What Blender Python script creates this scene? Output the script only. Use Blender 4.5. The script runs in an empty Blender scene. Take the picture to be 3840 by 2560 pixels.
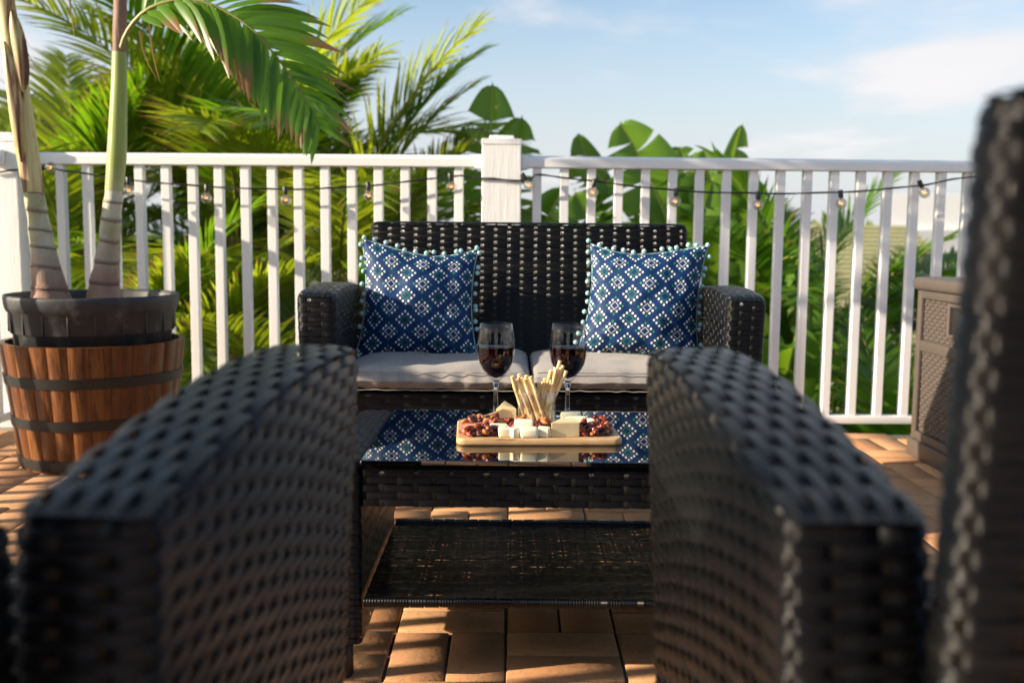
import bpy, bmesh, math, random
import numpy as np
from mathutils import Vector, Matrix, Euler, noise
random.seed(7); np.random.seed(7)
PI = math.pi
sc = bpy.context.scene
C = sc.collection

# ------------------------------------------------------------------ camera
cam_d = bpy.data.cameras.new('camera'); cam = bpy.data.objects.new('camera', cam_d); C.objects.link(cam)
cam_d.lens = 35.0; cam_d.sensor_width = 36.0; cam_d.clip_start = 0.02; cam_d.clip_end = 6000
R_cam = Matrix.Rotation(PI/2 - math.radians(6.07), 3, 'X') @ Matrix.Rotation(math.radians(0.53), 3, 'Z')
cam.matrix_world = Matrix.Translation((0, 0, 0.76)) @ R_cam.to_4x4()
cam_d.dof.use_dof = True; cam_d.dof.focus_distance = 2.05; cam_d.dof.aperture_fstop = 3.5; cam_d.dof.aperture_blades = 9
sc.camera = cam

# ------------------------------------------------------------------ world, sun, exposure
SUN_EL = math.radians(19.5); SUN_AZ = math.radians(-104.0)     # azimuth clockwise from +Y
sun_from = Vector((math.sin(SUN_AZ)*math.cos(SUN_EL), math.cos(SUN_AZ)*math.cos(SUN_EL), math.sin(SUN_EL)))
world = bpy.data.worlds.new('World'); sc.world = world; world.use_nodes = True
sd = bpy.data.lights.new('sun', 'SUN'); so = bpy.data.objects.new('sun', sd); C.objects.link(so)
sd.energy = 5.0; sd.angle = math.radians(0.55); sd.color = (1.0, 0.84, 0.64)
so.rotation_euler = (-sun_from).to_track_quat('-Z', 'Y').to_euler()
so.location = sun_from*30
sc.view_settings.view_transform = 'Standard'; sc.view_settings.look = 'None'
sc.view_settings.gamma = 1.0; sc.view_settings.exposure = 1.12
sc.cycles.use_denoising = True
sc.cycles.max_bounces = 10; sc.cycles.transparent_max_bounces = 12; sc.cycles.transmission_bounces = 8
sc.cycles.sample_clamp_indirect = 6.0; sc.cycles.blur_glossy = 0.3

# ------------------------------------------------------------------ node helpers
class G:
    """small wrapper that writes shader maths as expressions"""
    def __init__(s, nt): s.nt = nt
    def n(s, t, **k):
        nd = s.nt.nodes.new(t)
        for a, b in k.items(): setattr(nd, a, b)
        return nd
    def put(s, sock, v):
        if isinstance(v, bpy.types.NodeSocket): s.nt.links.new(v, sock)
        elif isinstance(v, (tuple, list)) and len(v) == 3 and sock.type == 'RGBA': sock.default_value = (*v, 1)
        else: sock.default_value = v
    def m(s, op, a, b=0.0, c=0.0, clamp=False):
        nd = s.n('ShaderNodeMath', operation=op, use_clamp=clamp)
        s.put(nd.inputs[0], a); s.put(nd.inputs[1], b); s.put(nd.inputs[2], c)
        return nd.outputs[0]
    def mix(s, f, a, b, mode='MIX'):
        nd = s.n('ShaderNodeMix', data_type='RGBA', blend_type=mode)
        s.put(nd.inputs[0], f); s.put(nd.inputs[6], a); s.put(nd.inputs[7], b)
        return nd.outputs[2]
    def ramp(s, f, stops):
        nd = s.n('ShaderNodeValToRGB'); cr = nd.color_ramp
        while len(cr.elements) < len(stops): cr.elements.new(0.5)
        for e, (p, col) in zip(cr.elements, stops):
            e.position = p; e.color = (*col, 1) if len(col) == 3 else col
        s.put(nd.inputs[0], f); return nd.outputs[0]
    def noise(s, vec, scale, detail=3, rough=0.55, dist=0.0):
        nd = s.n('ShaderNodeTexNoise'); nd.inputs['Scale'].default_value = scale
        nd.inputs['Detail'].default_value = detail; nd.inputs['Roughness'].default_value = rough
        nd.inputs['Distortion'].default_value = dist
        if vec is not None: s.put(nd.inputs['Vector'], vec)
        return nd.outputs['Fac']
    def obj(s): return s.n('ShaderNodeTexCoord').outputs['Object']
    def gen(s): return s.n('ShaderNodeTexCoord').outputs['Generated']
    def uv(s): return s.n('ShaderNodeTexCoord').outputs['UV']
    def pos(s): return s.n('ShaderNodeNewGeometry').outputs['Position']
    def rnd(s): return s.n('ShaderNodeObjectInfo').outputs['Random']
    def isl(s): return s.n('ShaderNodeNewGeometry').outputs['Random Per Island']
    def attr(s, nm): return s.n('ShaderNodeAttribute', attribute_name=nm).outputs['Fac']
    def sep(s, v):
        nd = s.n('ShaderNodeSeparateXYZ'); s.put(nd.inputs[0], v); return nd.outputs
    def comb(s, x, y, z=0.0):
        nd = s.n('ShaderNodeCombineXYZ'); s.put(nd.inputs[0], x); s.put(nd.inputs[1], y); s.put(nd.inputs[2], z); return nd.outputs[0]
    def scale(s, v, xyz):
        nd = s.n('ShaderNodeVectorMath', operation='MULTIPLY'); s.put(nd.inputs[0], v); nd.inputs[1].default_value = xyz; return nd.outputs[0]
    def bump(s, h, strength=0.3, dist=0.01):
        nd = s.n('ShaderNodeBump'); nd.inputs['Strength'].default_value = strength; nd.inputs['Distance'].default_value = dist
        s.put(nd.inputs['Height'], h); return nd.outputs[0]

def mat(name, fn=None, **kw):
    m = bpy.data.materials.new(name); m.use_nodes = True
    g = G(m.node_tree); b = m.node_tree.nodes['Principled BSDF']
    names = dict(color='Base Color', rough='Roughness', metal='Metallic', spec='Specular IOR Level', ior='IOR', trans='Transmission Weight',
                 sheen='Sheen Weight', coat='Coat Weight', sub='Subsurface Weight', normal='Normal', emit='Emission Color', estr='Emission Strength')
    if fn:
        r = fn(g, b); kw.update(r or {})
    for k, v in kw.items(): g.put(b.inputs[names[k]], v)
    return m

def rim(a, b, k): return tuple(a[i]*(1-k)+b[i]*k for i in range(3))

# sky: daylight sky with thin evening cloud all round
def build_world():
    nt = world.node_tree; g = G(nt)
    for nd in list(nt.nodes): nt.nodes.remove(nd)
    sky = g.n('ShaderNodeTexSky', sky_type='NISHITA'); sky.sun_disc = False
    sky.sun_elevation = SUN_EL; sky.sun_rotation = SUN_AZ
    sky.altitude = 0.0; sky.air_density = 1.0; sky.dust_density = 1.4; sky.ozone_density = 1.4
    d = g.n('ShaderNodeTexCoord').outputs['Generated']
    s = g.sep(d); z = g.m('MAXIMUM', s[2], 0.0)
    k = g.m('ADD', z, 0.10)
    p = g.comb(g.m('ADD', g.m('DIVIDE', s[0], k), 4.95), g.m('ADD', g.m('MULTIPLY', g.m('DIVIDE', s[1], k), 1.0), 2.2), 0.0)
    n1 = g.noise(p, 0.55, 7, 0.55, 0.25); n2 = g.noise(p, 0.16, 2, 0.5)
    f = g.m('ADD', g.m('MULTIPLY', n1, 0.7), g.m('MULTIPLY', n2, 0.45))
    cov = g.n('ShaderNodeMapRange', interpolation_type='SMOOTHSTEP'); cov.inputs[1].default_value = 0.565; cov.inputs[2].default_value = 0.66
    g.put(cov.inputs[0], f)
    low = g.n('ShaderNodeMapRange', interpolation_type='SMOOTHSTEP'); low.inputs[1].default_value = 0.27; low.inputs[2].default_value = 0.0
    low.inputs[3].default_value = 0.0; low.inputs[4].default_value = 0.9; g.put(low.inputs[0], z)
    hazy = g.mix(low.outputs[0], sky.outputs[0], (3.55, 3.62, 3.85))
    cl = g.mix(n1, (3.3, 3.35, 3.6), (5.0, 4.8, 4.75))
    col = g.mix(g.m('MULTIPLY', cov.outputs[0], 0.95), hazy, cl)
    bg = g.n('ShaderNodeBackground'); bg.inputs[1].default_value = 0.10
    g.put(bg.inputs[0], col)
    out = g.n('ShaderNodeOutputWorld'); nt.links.new(bg.outputs[0], out.inputs[0])
build_world()

# ------------------------------------------------------------------ materials
def _wicker(g, b):
    a = g.attr('across')
    ribs = g.m('SINE', g.m('MULTIPLY', a, 16.0))
    r = g.isl()
    col = g.mix(r, (0.0018, 0.0019, 0.0023), (0.0042, 0.0040, 0.0038))
    return dict(color=col, rough=g.m('ADD', 0.22, g.m('MULTIPLY', r, 0.14)), spec=0.37, normal=g.bump(ribs, 1.0, 0.00035))
M_wick = mat('wicker strand', _wicker)
M_core = mat('dark shade filler', color=(0.004, 0.004, 0.005), rough=0.8, spec=0.1)  # near-black filler for the added cores and the shadow strip

def _white(g, b):
    p = g.pos(); n = g.noise(p, 9, 4); f = g.noise(g.scale(p, (40, 40, 3)), 1.0, 3)
    col = g.mix(g.m('MULTIPLY', n, 0.5), (0.83, 0.83, 0.83), (0.76, 0.76, 0.755))
    return dict(color=col, rough=0.42, normal=g.bump(f, 0.02, 0.002))
M_white = mat('white vinyl', _white)
def _wpost(g, b):
    p = g.obj(); q = g.scale(p, (26, 26, 1.6))
    w = g.noise(q, 3.2, 4, 0.6, 1.2); dirt = g.noise(p, 13, 5, 0.7)
    col = g.mix(g.ramp(dirt, [(0.62, (0, 0, 0)), (0.75, (1, 1, 1))]), (0.82, 0.82, 0.81), (0.55, 0.53, 0.49))
    return dict(color=col, rough=0.5, normal=g.bump(w, 0.38, 0.005))
M_post = mat('white painted timber', _wpost)

def _paver(g, b):
    p = g.pos(); r = g.rnd(); n = g.noise(p, 55, 5, 0.65); n2 = g.noise(p, 7, 3); pit = g.noise(p, 220, 2, 0.5)
    base = g.mix(r, (0.45, 0.215, 0.090), (0.55, 0.300, 0.135))
    col = g.mix(g.ramp(n, [(0.46, (0, 0, 0)), (0.80, (0.7, 0.7, 0.7))]), base, (0.30, 0.145, 0.08))
    col = g.mix(g.ramp(n2, [(0.5, (0, 0, 0)), (0.8, (0.35, 0.35, 0.35))]), col, (0.42, 0.27, 0.16))
    col = g.mix(g.ramp(pit, [(0.64, (0, 0, 0)), (0.70, (0.8, 0.8, 0.8))]), col, (0.10, 0.05, 0.03))
    return dict(color=col, rough=0.78, normal=g.bump(g.m('SUBTRACT', n, g.m('MULTIPLY', pit, 0.6)), 0.35, 0.004))
M_paver = mat('terracotta paver', _paver)
def _mortar(g, b):
    n = g.noise(g.pos(), 90, 4); return dict(color=g.mix(n, (0.10, 0.085, 0.065), (0.26, 0.23, 0.185)), rough=0.95, normal=g.bump(n, 0.6, 0.006))
M_mortar = mat('sandy mortar', _mortar)

def _stave(g, b):
    p = g.obj(); r = g.rnd()
    q = g.n('ShaderNodeVectorMath', operation='ADD'); g.put(q.inputs[0], g.scale(p, (55, 55, 2.2))); g.put(q.inputs[1], g.comb(g.m('MULTIPLY', r, 71.0), g.m('MULTIPLY', r, 33.0)))
    gr = g.noise(q.outputs[0], 1.0, 5, 0.6, 1.5)
    a = g.mix(r, (0.125, 0.038, 0.008), (0.23, 0.085, 0.018))
    col = g.mix(g.ramp(gr, [(0.38, (0, 0, 0)), (0.62, (1, 1, 1))]), a, (0.065, 0.018, 0.006))
    return dict(color=col, rough=0.38, spec=0.45, normal=g.bump(gr, 0.12, 0.003))
M_stave = mat('stained acacia stave', _stave)
M_hoop = mat('black iron hoop', lambda g, b: dict(color=g.mix(g.noise(g.obj(), 30, 4), (0.006, 0.006, 0.006), (0.018, 0.016, 0.014))), rough=0.45, metal=0.0)
def _pot(g, b):
    p = g.obj(); n = g.noise(p, 14, 5, 0.7); q = g.noise(g.scale(p, (9, 9, 1.2)), 1.6, 4, 0.6)
    f = g.m('MULTIPLY', g.ramp(n, [(0.48, (0, 0, 0)), (0.74, (1, 1, 1))]), g.ramp(q, [(0.4, (0, 0, 0)), (0.7, (1, 1, 1))]))
    return dict(color=g.mix(f, (0.020, 0.022, 0.026), (0.17, 0.17, 0.165)), rough=0.55)
M_pot = mat('dusty black plastic', _pot)
M_soil = mat('potting soil', lambda g, b: dict(color=g.mix(g.noise(g.obj(), 60, 4), (0.02, 0.013, 0.008), (0.07, 0.045, 0.028)), normal=g.bump(g.noise(g.obj(), 90, 4), 0.8, 0.01)), rough=0.95)

def _trunk(g, b):
    u = g.attr('along'); p = g.obj(); n = g.noise(g.scale(p, (22, 22, 9)), 1.0, 4); n2 = g.noise(p, 9, 4, 0.7)
    fr = g.m('FRACT', g.m('ADD', u, g.m('MULTIPLY', n2, 0.16)))
    ring = g.ramp(fr, [(0.0, (1, 1, 1)), (0.10, (0.7, 0.7, 0.7)), (0.16, (0, 0, 0)), (0.94, (0, 0, 0)), (1.0, (1, 1, 1))])
    low = g.ramp(g.m('DIVIDE', u, 7.0), [(0.30, (1, 1, 1)), (0.66, (0, 0, 0))])
    pale = g.mix(g.ramp(n2, [(0.42, (0, 0, 0)), (0.62, (1, 1, 1))]), (0.50, 0.50, 0.39), (0.28, 0.26, 0.085))
    pale = g.mix(g.m('MULTIPLY', n, 0.5), pale, (0.50, 0.49, 0.43))
    brown = g.mix(n, (0.21, 0.105, 0.070), (0.40, 0.25, 0.185))
    col = g.mix(low, pale, brown); col = g.mix(g.m('MULTIPLY', ring, 0.85), col, (0.17, 0.095, 0.075))
    return dict(color=col, rough=0.7, normal=g.bump(g.m('ADD', n, g.m('MULTIPLY', ring, -0.6)), 0.7, 0.010))
M_trunk = mat('ringed palm trunk', _trunk)
def _shaft(g, b):
    p = g.obj(); n = g.noise(g.scale(p, (60, 60, 1.2)), 1.0, 4); n2 = g.noise(p, 6, 3)
    col = g.mix(n, (0.15, 0.24, 0.035), (0.40, 0.44, 0.12)); col = g.mix(g.ramp(n2, [(0.5, (0, 0, 0)), (0.68, (1, 1, 1))]), col, (0.40, 0.40, 0.20))
    return dict(color=col, rough=0.42)
M_shaft = mat('green crownshaft', _shaft)
def _sheath(g, b):
    p = g.obj(); n = g.noise(g.scale(p, (55, 55, 0.9)), 1.0, 4)
    col = g.ramp(n, [(0.34, (0.07, 0.022, 0.009)), (0.43, (0.26, 0.13, 0.055)), (0.50, (0.46, 0.38, 0.15)), (0.66, (0.56, 0.50, 0.26))])
    return dict(color=col, rough=0.5, normal=g.bump(n, 0.3, 0.004))
M_sheath = mat('drying brown leaf sheath', _sheath)

def leafmat(name, c1, c2, trans, tip=None, tw=0.42, rough=0.36, seed=0.0, vein=False):
    m = bpy.data.materials.new(name); m.use_nodes = True; g = G(m.node_tree); b = m.node_tree.nodes['Principled BSDF']
    r = g.isl(); o = g.rnd(); n = g.noise(g.obj(), 3.5, 2)
    f = g.m('ADD', g.m('MULTIPLY', r, 0.55), g.m('MULTIPLY', g.m('ADD', o, n), 0.26), clamp=True)
    col = g.mix(f, c1, c2); tcol = g.mix(f, trans, tuple(min(1, x*1.35) for x in trans))
    if tip:
        a = g.attr('along'); e = g.m('ADD', a, g.m('MULTIPLY', g.m('SUBTRACT', r, 0.5), tip[3]))
        k = g.ramp(e, [(tip[0], (0, 0, 0)), (tip[1], (1, 1, 1))])
        col = g.mix(k, col, tip[2]); tcol = g.mix(k, tcol, tip[2])
    if vein:
        wv = g.m('SINE', g.m('MULTIPLY', g.attr('along'), 330.0)); g.put(b.inputs['Normal'], g.bump(wv, 0.2, 0.004))
        col = g.mix(g.m('MULTIPLY', g.m('ADD', wv, 1.0), 0.06), col, tuple(min(1, x*1.7) for x in c2))
    g.put(b.inputs['Base Color'], col); b.inputs['Roughness'].default_value = rough; b.inputs['Specular IOR Level'].default_value = 0.5
    t = g.n('ShaderNodeBsdfTranslucent'); g.put(t.inputs[0], tcol)
    mx = g.n('ShaderNodeMixShader'); mx.inputs[0].default_value = tw
    m.node_tree.links.new(b.outputs[0], mx.inputs[1]); m.node_tree.links.new(t.outputs[0], mx.inputs[2])
    m.node_tree.links.new(mx.outputs[0], m.node_tree.nodes['Material Output'].inputs[0])
    return m
M_leafY = leafmat('yellow green palm leaflet', (0.055, 0.145, 0.009), (0.26, 0.30, 0.022), (0.38, 0.47, 0.02), tip=(0.86, 1.0, (0.30, 0.17, 0.05), 0.5))  # the leaflet's own yellow green
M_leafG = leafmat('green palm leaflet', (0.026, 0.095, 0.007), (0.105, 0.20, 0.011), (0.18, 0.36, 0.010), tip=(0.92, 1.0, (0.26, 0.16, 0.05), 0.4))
M_leafP = leafmat('potted palm leaflet', (0.040, 0.125, 0.009), (0.110, 0.22, 0.014), (0.20, 0.42, 0.015), tip=(0.72, 1.0, (0.27, 0.15, 0.06), 0.62))
M_leafB = leafmat('broad banana leaf', (0.040, 0.125, 0.011), (0.115, 0.22, 0.018), (0.24, 0.42, 0.018), tw=0.34, rough=0.30, vein=True)
M_leafS = leafmat('shrub leaf', (0.020, 0.055, 0.009), (0.10, 0.15, 0.018), (0.12, 0.2, 0.014))
M_leafD = leafmat('dry palm leaflet', (0.30, 0.17, 0.06), (0.48, 0.33, 0.14), (0.40, 0.24, 0.07))
M_rach = mat('leaf stalk', lambda g, b: dict(color=g.mix(g.rnd(), (0.18, 0.20, 0.035), (0.34, 0.27, 0.06))), rough=0.45)
M_midrib = mat('pale midrib', color=(0.30, 0.33, 0.07), rough=0.4)
M_stem = mat('brown plant stem', lambda g, b: dict(color=g.mix(g.noise(g.obj(), 20, 4), (0.10, 0.065, 0.035), (0.26, 0.19, 0.11))), rough=0.85)

M_glass = mat('clear glass', color=(1, 1, 1), rough=0.0, trans=1.0, ior=1.47)
def thin_glass(name, tint=(0.97, 0.98, 0.98), base=0.045, pw=4.0):
    m = bpy.data.materials.new(name); m.use_nodes = True; g = G(m.node_tree)
    lw = g.n('ShaderNodeLayerWeight'); lw.inputs[0].default_value = 0.5
    f = g.m('ADD', base, g.m('MULTIPLY', g.m('POWER', lw.outputs['Facing'], pw), 0.9), clamp=True)
    t = g.n('ShaderNodeBsdfTransparent'); g.put(t.inputs[0], tint); gl_ = g.n('ShaderNodeBsdfGlossy'); gl_.inputs['Roughness'].default_value = 0.01
    mx = g.n('ShaderNodeMixShader'); g.put(mx.inputs[0], f); m.node_tree.links.new(t.outputs[0], mx.inputs[1]); m.node_tree.links.new(gl_.outputs[0], mx.inputs[2])
    m.node_tree.links.new(mx.outputs[0], m.node_tree.nodes['Material Output'].inputs[0]); return m
M_thin = thin_glass('thin clear glass', base=0.035)
M_tumb = thin_glass('tumbler glass', (0.95, 0.96, 0.95), 0.10, 2.4)
M_wine = mat('red wine', color=(0.007, 0.0004, 0.0010), rough=0.02, spec=0.12)
M_bulb = thin_glass('thin clear bulb glass', (0.90, 0.89, 0.86), 0.15)
M_fil = mat('glowing filament', color=(1, 0.6, 0.2), emit=(1.0, 0.50, 0.14, 1), estr=1.8)
M_cap = mat('black socket plastic', color=(0.012, 0.012, 0.012), rough=0.4)
M_cable = mat('black rubber cable', color=(0.010, 0.012, 0.012), rough=0.5)
M_brass = mat('brass screw base', color=(0.5, 0.38, 0.2), metal=1.0, rough=0.35)
M_tglass = mat('black tempered glass', color=(0.002, 0.002, 0.003), rough=0.012, spec=0.5, coat=0.0, ior=2.6)

def _board(g, b):
    p = g.obj(); q = g.scale(p, (6, 46, 46)); n = g.noise(q, 1.3, 5, 0.6, 3.0); n2 = g.noise(g.scale(p, (4, 90, 90)), 1.0, 3)
    col = g.ramp(n, [(0.34, (0.24, 0.105, 0.035)), (0.44, (0.55, 0.33, 0.15)), (0.62, (0.64, 0.43, 0.22))])
    col = g.mix(g.m('MULTIPLY', n2, 0.4), col, (0.44, 0.25, 0.11))
    return dict(color=col, rough=0.5, normal=g.bump(n2, 0.1, 0.002))
M_board = mat('olive wood', _board)
def _cheese(c1, c2):
    return lambda g, b: dict(color=g.mix(g.noise(g.obj(), 60, 4), c1, c2), normal=g.bump(g.noise(g.obj(), 160, 3), 0.12, 0.002))
M_ch1 = mat('white cheese', _cheese((0.82, 0.77, 0.54), (0.87, 0.82, 0.60)), rough=0.42, sub=0.15)
M_ch2 = mat('aged yellow cheese', _cheese((0.74, 0.58, 0.30), (0.82, 0.69, 0.42)), rough=0.5, sub=0.1)
M_cran = mat('dried cranberry', lambda g, b: dict(color=g.mix(g.rnd(), (0.13, 0.012, 0.009), (0.32, 0.045, 0.020)), normal=g.bump(g.noise(g.obj(), 260, 3), 0.8, 0.003)), rough=0.28, spec=0.6)
M_nut = mat('glazed almond', lambda g, b: dict(color=g.mix(g.rnd(), (0.30, 0.105, 0.028), (0.48, 0.20, 0.065)), normal=g.bump(g.noise(g.scale(g.obj(), (1, 6, 6)), 90, 3), 0.4, 0.002)), rough=0.4)
M_choc = mat('dark chocolate', lambda g, b: dict(color=g.mix(g.rnd(), (0.030, 0.011, 0.006), (0.075, 0.028, 0.016))), rough=0.38)
def _ham(g, b):
    n = g.noise(g.scale(g.obj(), (18, 60, 60)), 1.4, 4, 0.6, 1.0)
    return dict(color=g.ramp(n, [(0.36, (0.46, 0.10, 0.075)), (0.52, (0.60, 0.19, 0.13)), (0.62, (0.74, 0.46, 0.36))]), rough=0.38, sub=0.1)
M_ham = mat('cured ham', _ham)
M_sal = mat('salami slice', lambda g, b: dict(color=g.ramp(g.noise(g.obj(), 220, 2), [(0.45, (0.30, 0.05, 0.055)), (0.62, (0.60, 0.34, 0.32))])), rough=0.42)
def _stick(g, b):
    n = g.noise(g.obj(), 70, 4); r = g.rnd()
    return dict(color=g.mix(g.ramp(n, [(0.4, (0, 0, 0)), (0.68, (1, 1, 1))]), g.mix(r, (0.84, 0.60, 0.30), (0.88, 0.69, 0.41)), (0.70, 0.42, 0.16)), rough=0.6, normal=g.bump(n, 0.5, 0.004))
M_stick = mat('baked breadstick', _stick)

def _cush(g, b):
    p = g.obj(); n = g.noise(g.scale(p, (500, 160, 500)), 1.0, 2); m2 = g.noise(g.scale(p, (160, 500, 500)), 1.0, 2); k = g.noise(p, 18, 4)
    f = g.m('MULTIPLY', g.m('ADD', n, m2), 0.5)
    col = g.mix(g.ramp(f, [(0.38, (0, 0, 0)), (0.62, (1, 1, 1))]), (0.200, 0.178, 0.160), (0.305, 0.278, 0.255)); col = g.mix(g.m('MULTIPLY', k, 0.25), col, (0.24, 0.22, 0.205))
    return dict(color=col, rough=0.9, sheen=0.15, normal=g.bump(f, 0.3, 0.002))
M_cush = mat('grey woven upholstery', _cush)

def _print(g, b):
    """navy cotton with a diagonal grid of dotted diamonds"""
    uv = g.uv(); s = g.sep(uv)
    NX = 3.75; NY = 4.8
    X = g.m('MULTIPLY', s[0], NX); Y = g.m('MULTIPLY', s[1], NY)
    def motif(ox, oy, tipcol, incol, inr, insz):
        a = g.m('SUBTRACT', g.m('FRACT', g.m('ADD', X, ox)), 0.5); c = g.m('SUBTRACT', g.m('FRACT', g.m('ADD', Y, oy)), 0.5)
        ss = g.m('ABSOLUTE', g.m('ADD', a, c)); tt = g.m('ABSOLUTE', g.m('SUBTRACT', a, c))
        mx = g.m('MAXIMUM', ss, tt); mn = g.m('MINIMUM', ss, tt)
        # work in a,c space folded to the first quadrant so that dots stay upright ovals
        aa = g.m('ABSOLUTE', a); cc = g.m('ABSOLUTE', c)
        R = 0.262; Q = 0.345
        def dot(px, py, rx, ry):
            dx = g.m('DIVIDE', g.m('SUBTRACT', aa, px), rx); dy = g.m('DIVIDE', g.m('SUBTRACT', cc, py), ry)
            d = g.m('ADD', g.m('MULTIPLY', dx, dx), g.m('MULTIPLY', dy, dy))
            nd = g.n('ShaderNodeMapRange'); nd.inputs[1].default_value = 1.15; nd.inputs[2].default_value = 0.8; g.put(nd.inputs[0], d); return nd.outputs[0]
        w = g.m('MAXIMUM', dot(R*2/3, Q/3, 0.031, 0.051), dot(R/3, Q*2/3, 0.031, 0.051))
        tp = g.m('MAXIMUM', dot(R, 0.0, 0.030, 0.050), dot(0.0, Q, 0.030, 0.053))
        inn = dot(inr, 0.0, insz, insz*1.4)
        for k in (1, 2, 3, 4): inn = g.m('MAXIMUM', inn, dot(inr*(1-k/4), inr*1.35*k/4, insz, insz*1.4))
        return w, tp, inn
    col = g.mix(g.noise(g.obj(), 40, 3), (0.0024, 0.0225, 0.088), (0.0034, 0.028, 0.106))
    for ox, oy, tipcol, incol, inr, isz in ((0.0, 0.0, (0.62, 0.70, 0.64), (0.020, 0.20, 0.085), 0.135, 0.017), (0.5, 0.5, (0.030, 0.26, 0.12), (0.74, 0.74, 0.70), 0.125, 0.015)):
        w, tp, inn = motif(ox, oy, tipcol, incol, inr, isz)
        col = g.mix(w, col, (0.78, 0.77, 0.72)); col = g.mix(tp, col, tipcol); col = g.mix(inn, col, incol)
    wv = g.noise(g.scale(uv, (420, 420, 1)), 1.0, 1)
    return dict(color=col, rough=0.6, spec=0.22, normal=g.bump(wv, 0.15, 0.001))
M_print = mat('navy dotted diamond cotton', _print)
M_pom = mat('pale aqua yarn', lambda g, b: dict(color=g.mix(g.rnd(), (0.29, 0.52, 0.53), (0.38, 0.60, 0.60)), normal=g.bump(g.noise(g.obj(), 900, 2), 0.5, 0.001)), rough=0.95, sheen=0.4)
M_tag = mat('white satin tag', color=(0.72, 0.71, 0.74), rough=0.45)
def _bin(g, b):
    n = g.noise(g.obj(), 30, 4); return dict(color=g.mix(n, (0.070, 0.056, 0.048), (0.092, 0.074, 0.063)), rough=0.5, normal=g.bump(g.noise(g.obj(), 300, 2), 0.1, 0.001))
M_bin = mat('taupe resin', _bin)
M_opening_shade = mat('dark opening shade', color=(0.01, 0.009, 0.008), rough=0.8)
def _ground(g, b):
    p = g.pos(); n = g.noise(p, 0.6, 5); n2 = g.noise(p, 5, 4)
    return dict(color=g.mix(g.m('ADD', g.m('MULTIPLY', n, 0.6), g.m('MULTIPLY', n2, 0.4)), (0.020, 0.035, 0.010), (0.11, 0.12, 0.045)), rough=0.95)
M_ground = mat('overgrown ground', _ground)
M_hwhite = mat('white house siding', color=(0.74, 0.74, 0.73), rough=0.6)
M_hblue = mat('blue grey siding', color=(0.34, 0.42, 0.46), rough=0.7)
M_hcream = mat('cream stucco', color=(0.62, 0.56, 0.44), rough=0.8)
M_orange = mat('orange canvas', color=(0.62, 0.30, 0.03), rough=0.8)
M_shing = mat('olive shingle', lambda g, b: dict(color=g.mix(g.noise(g.pos(), 8, 4), (0.25, 0.25, 0.12), (0.36, 0.35, 0.19))), rough=0.9)
M_roof = mat('grey roof shingle', lambda g, b: dict(color=g.mix(g.noise(g.pos(), 5, 4), (0.16, 0.17, 0.18), (0.26, 0.27, 0.28))), rough=0.85)
M_pane = mat('dark window pane', color=(0.05, 0.07, 0.09), rough=0.08)

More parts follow.
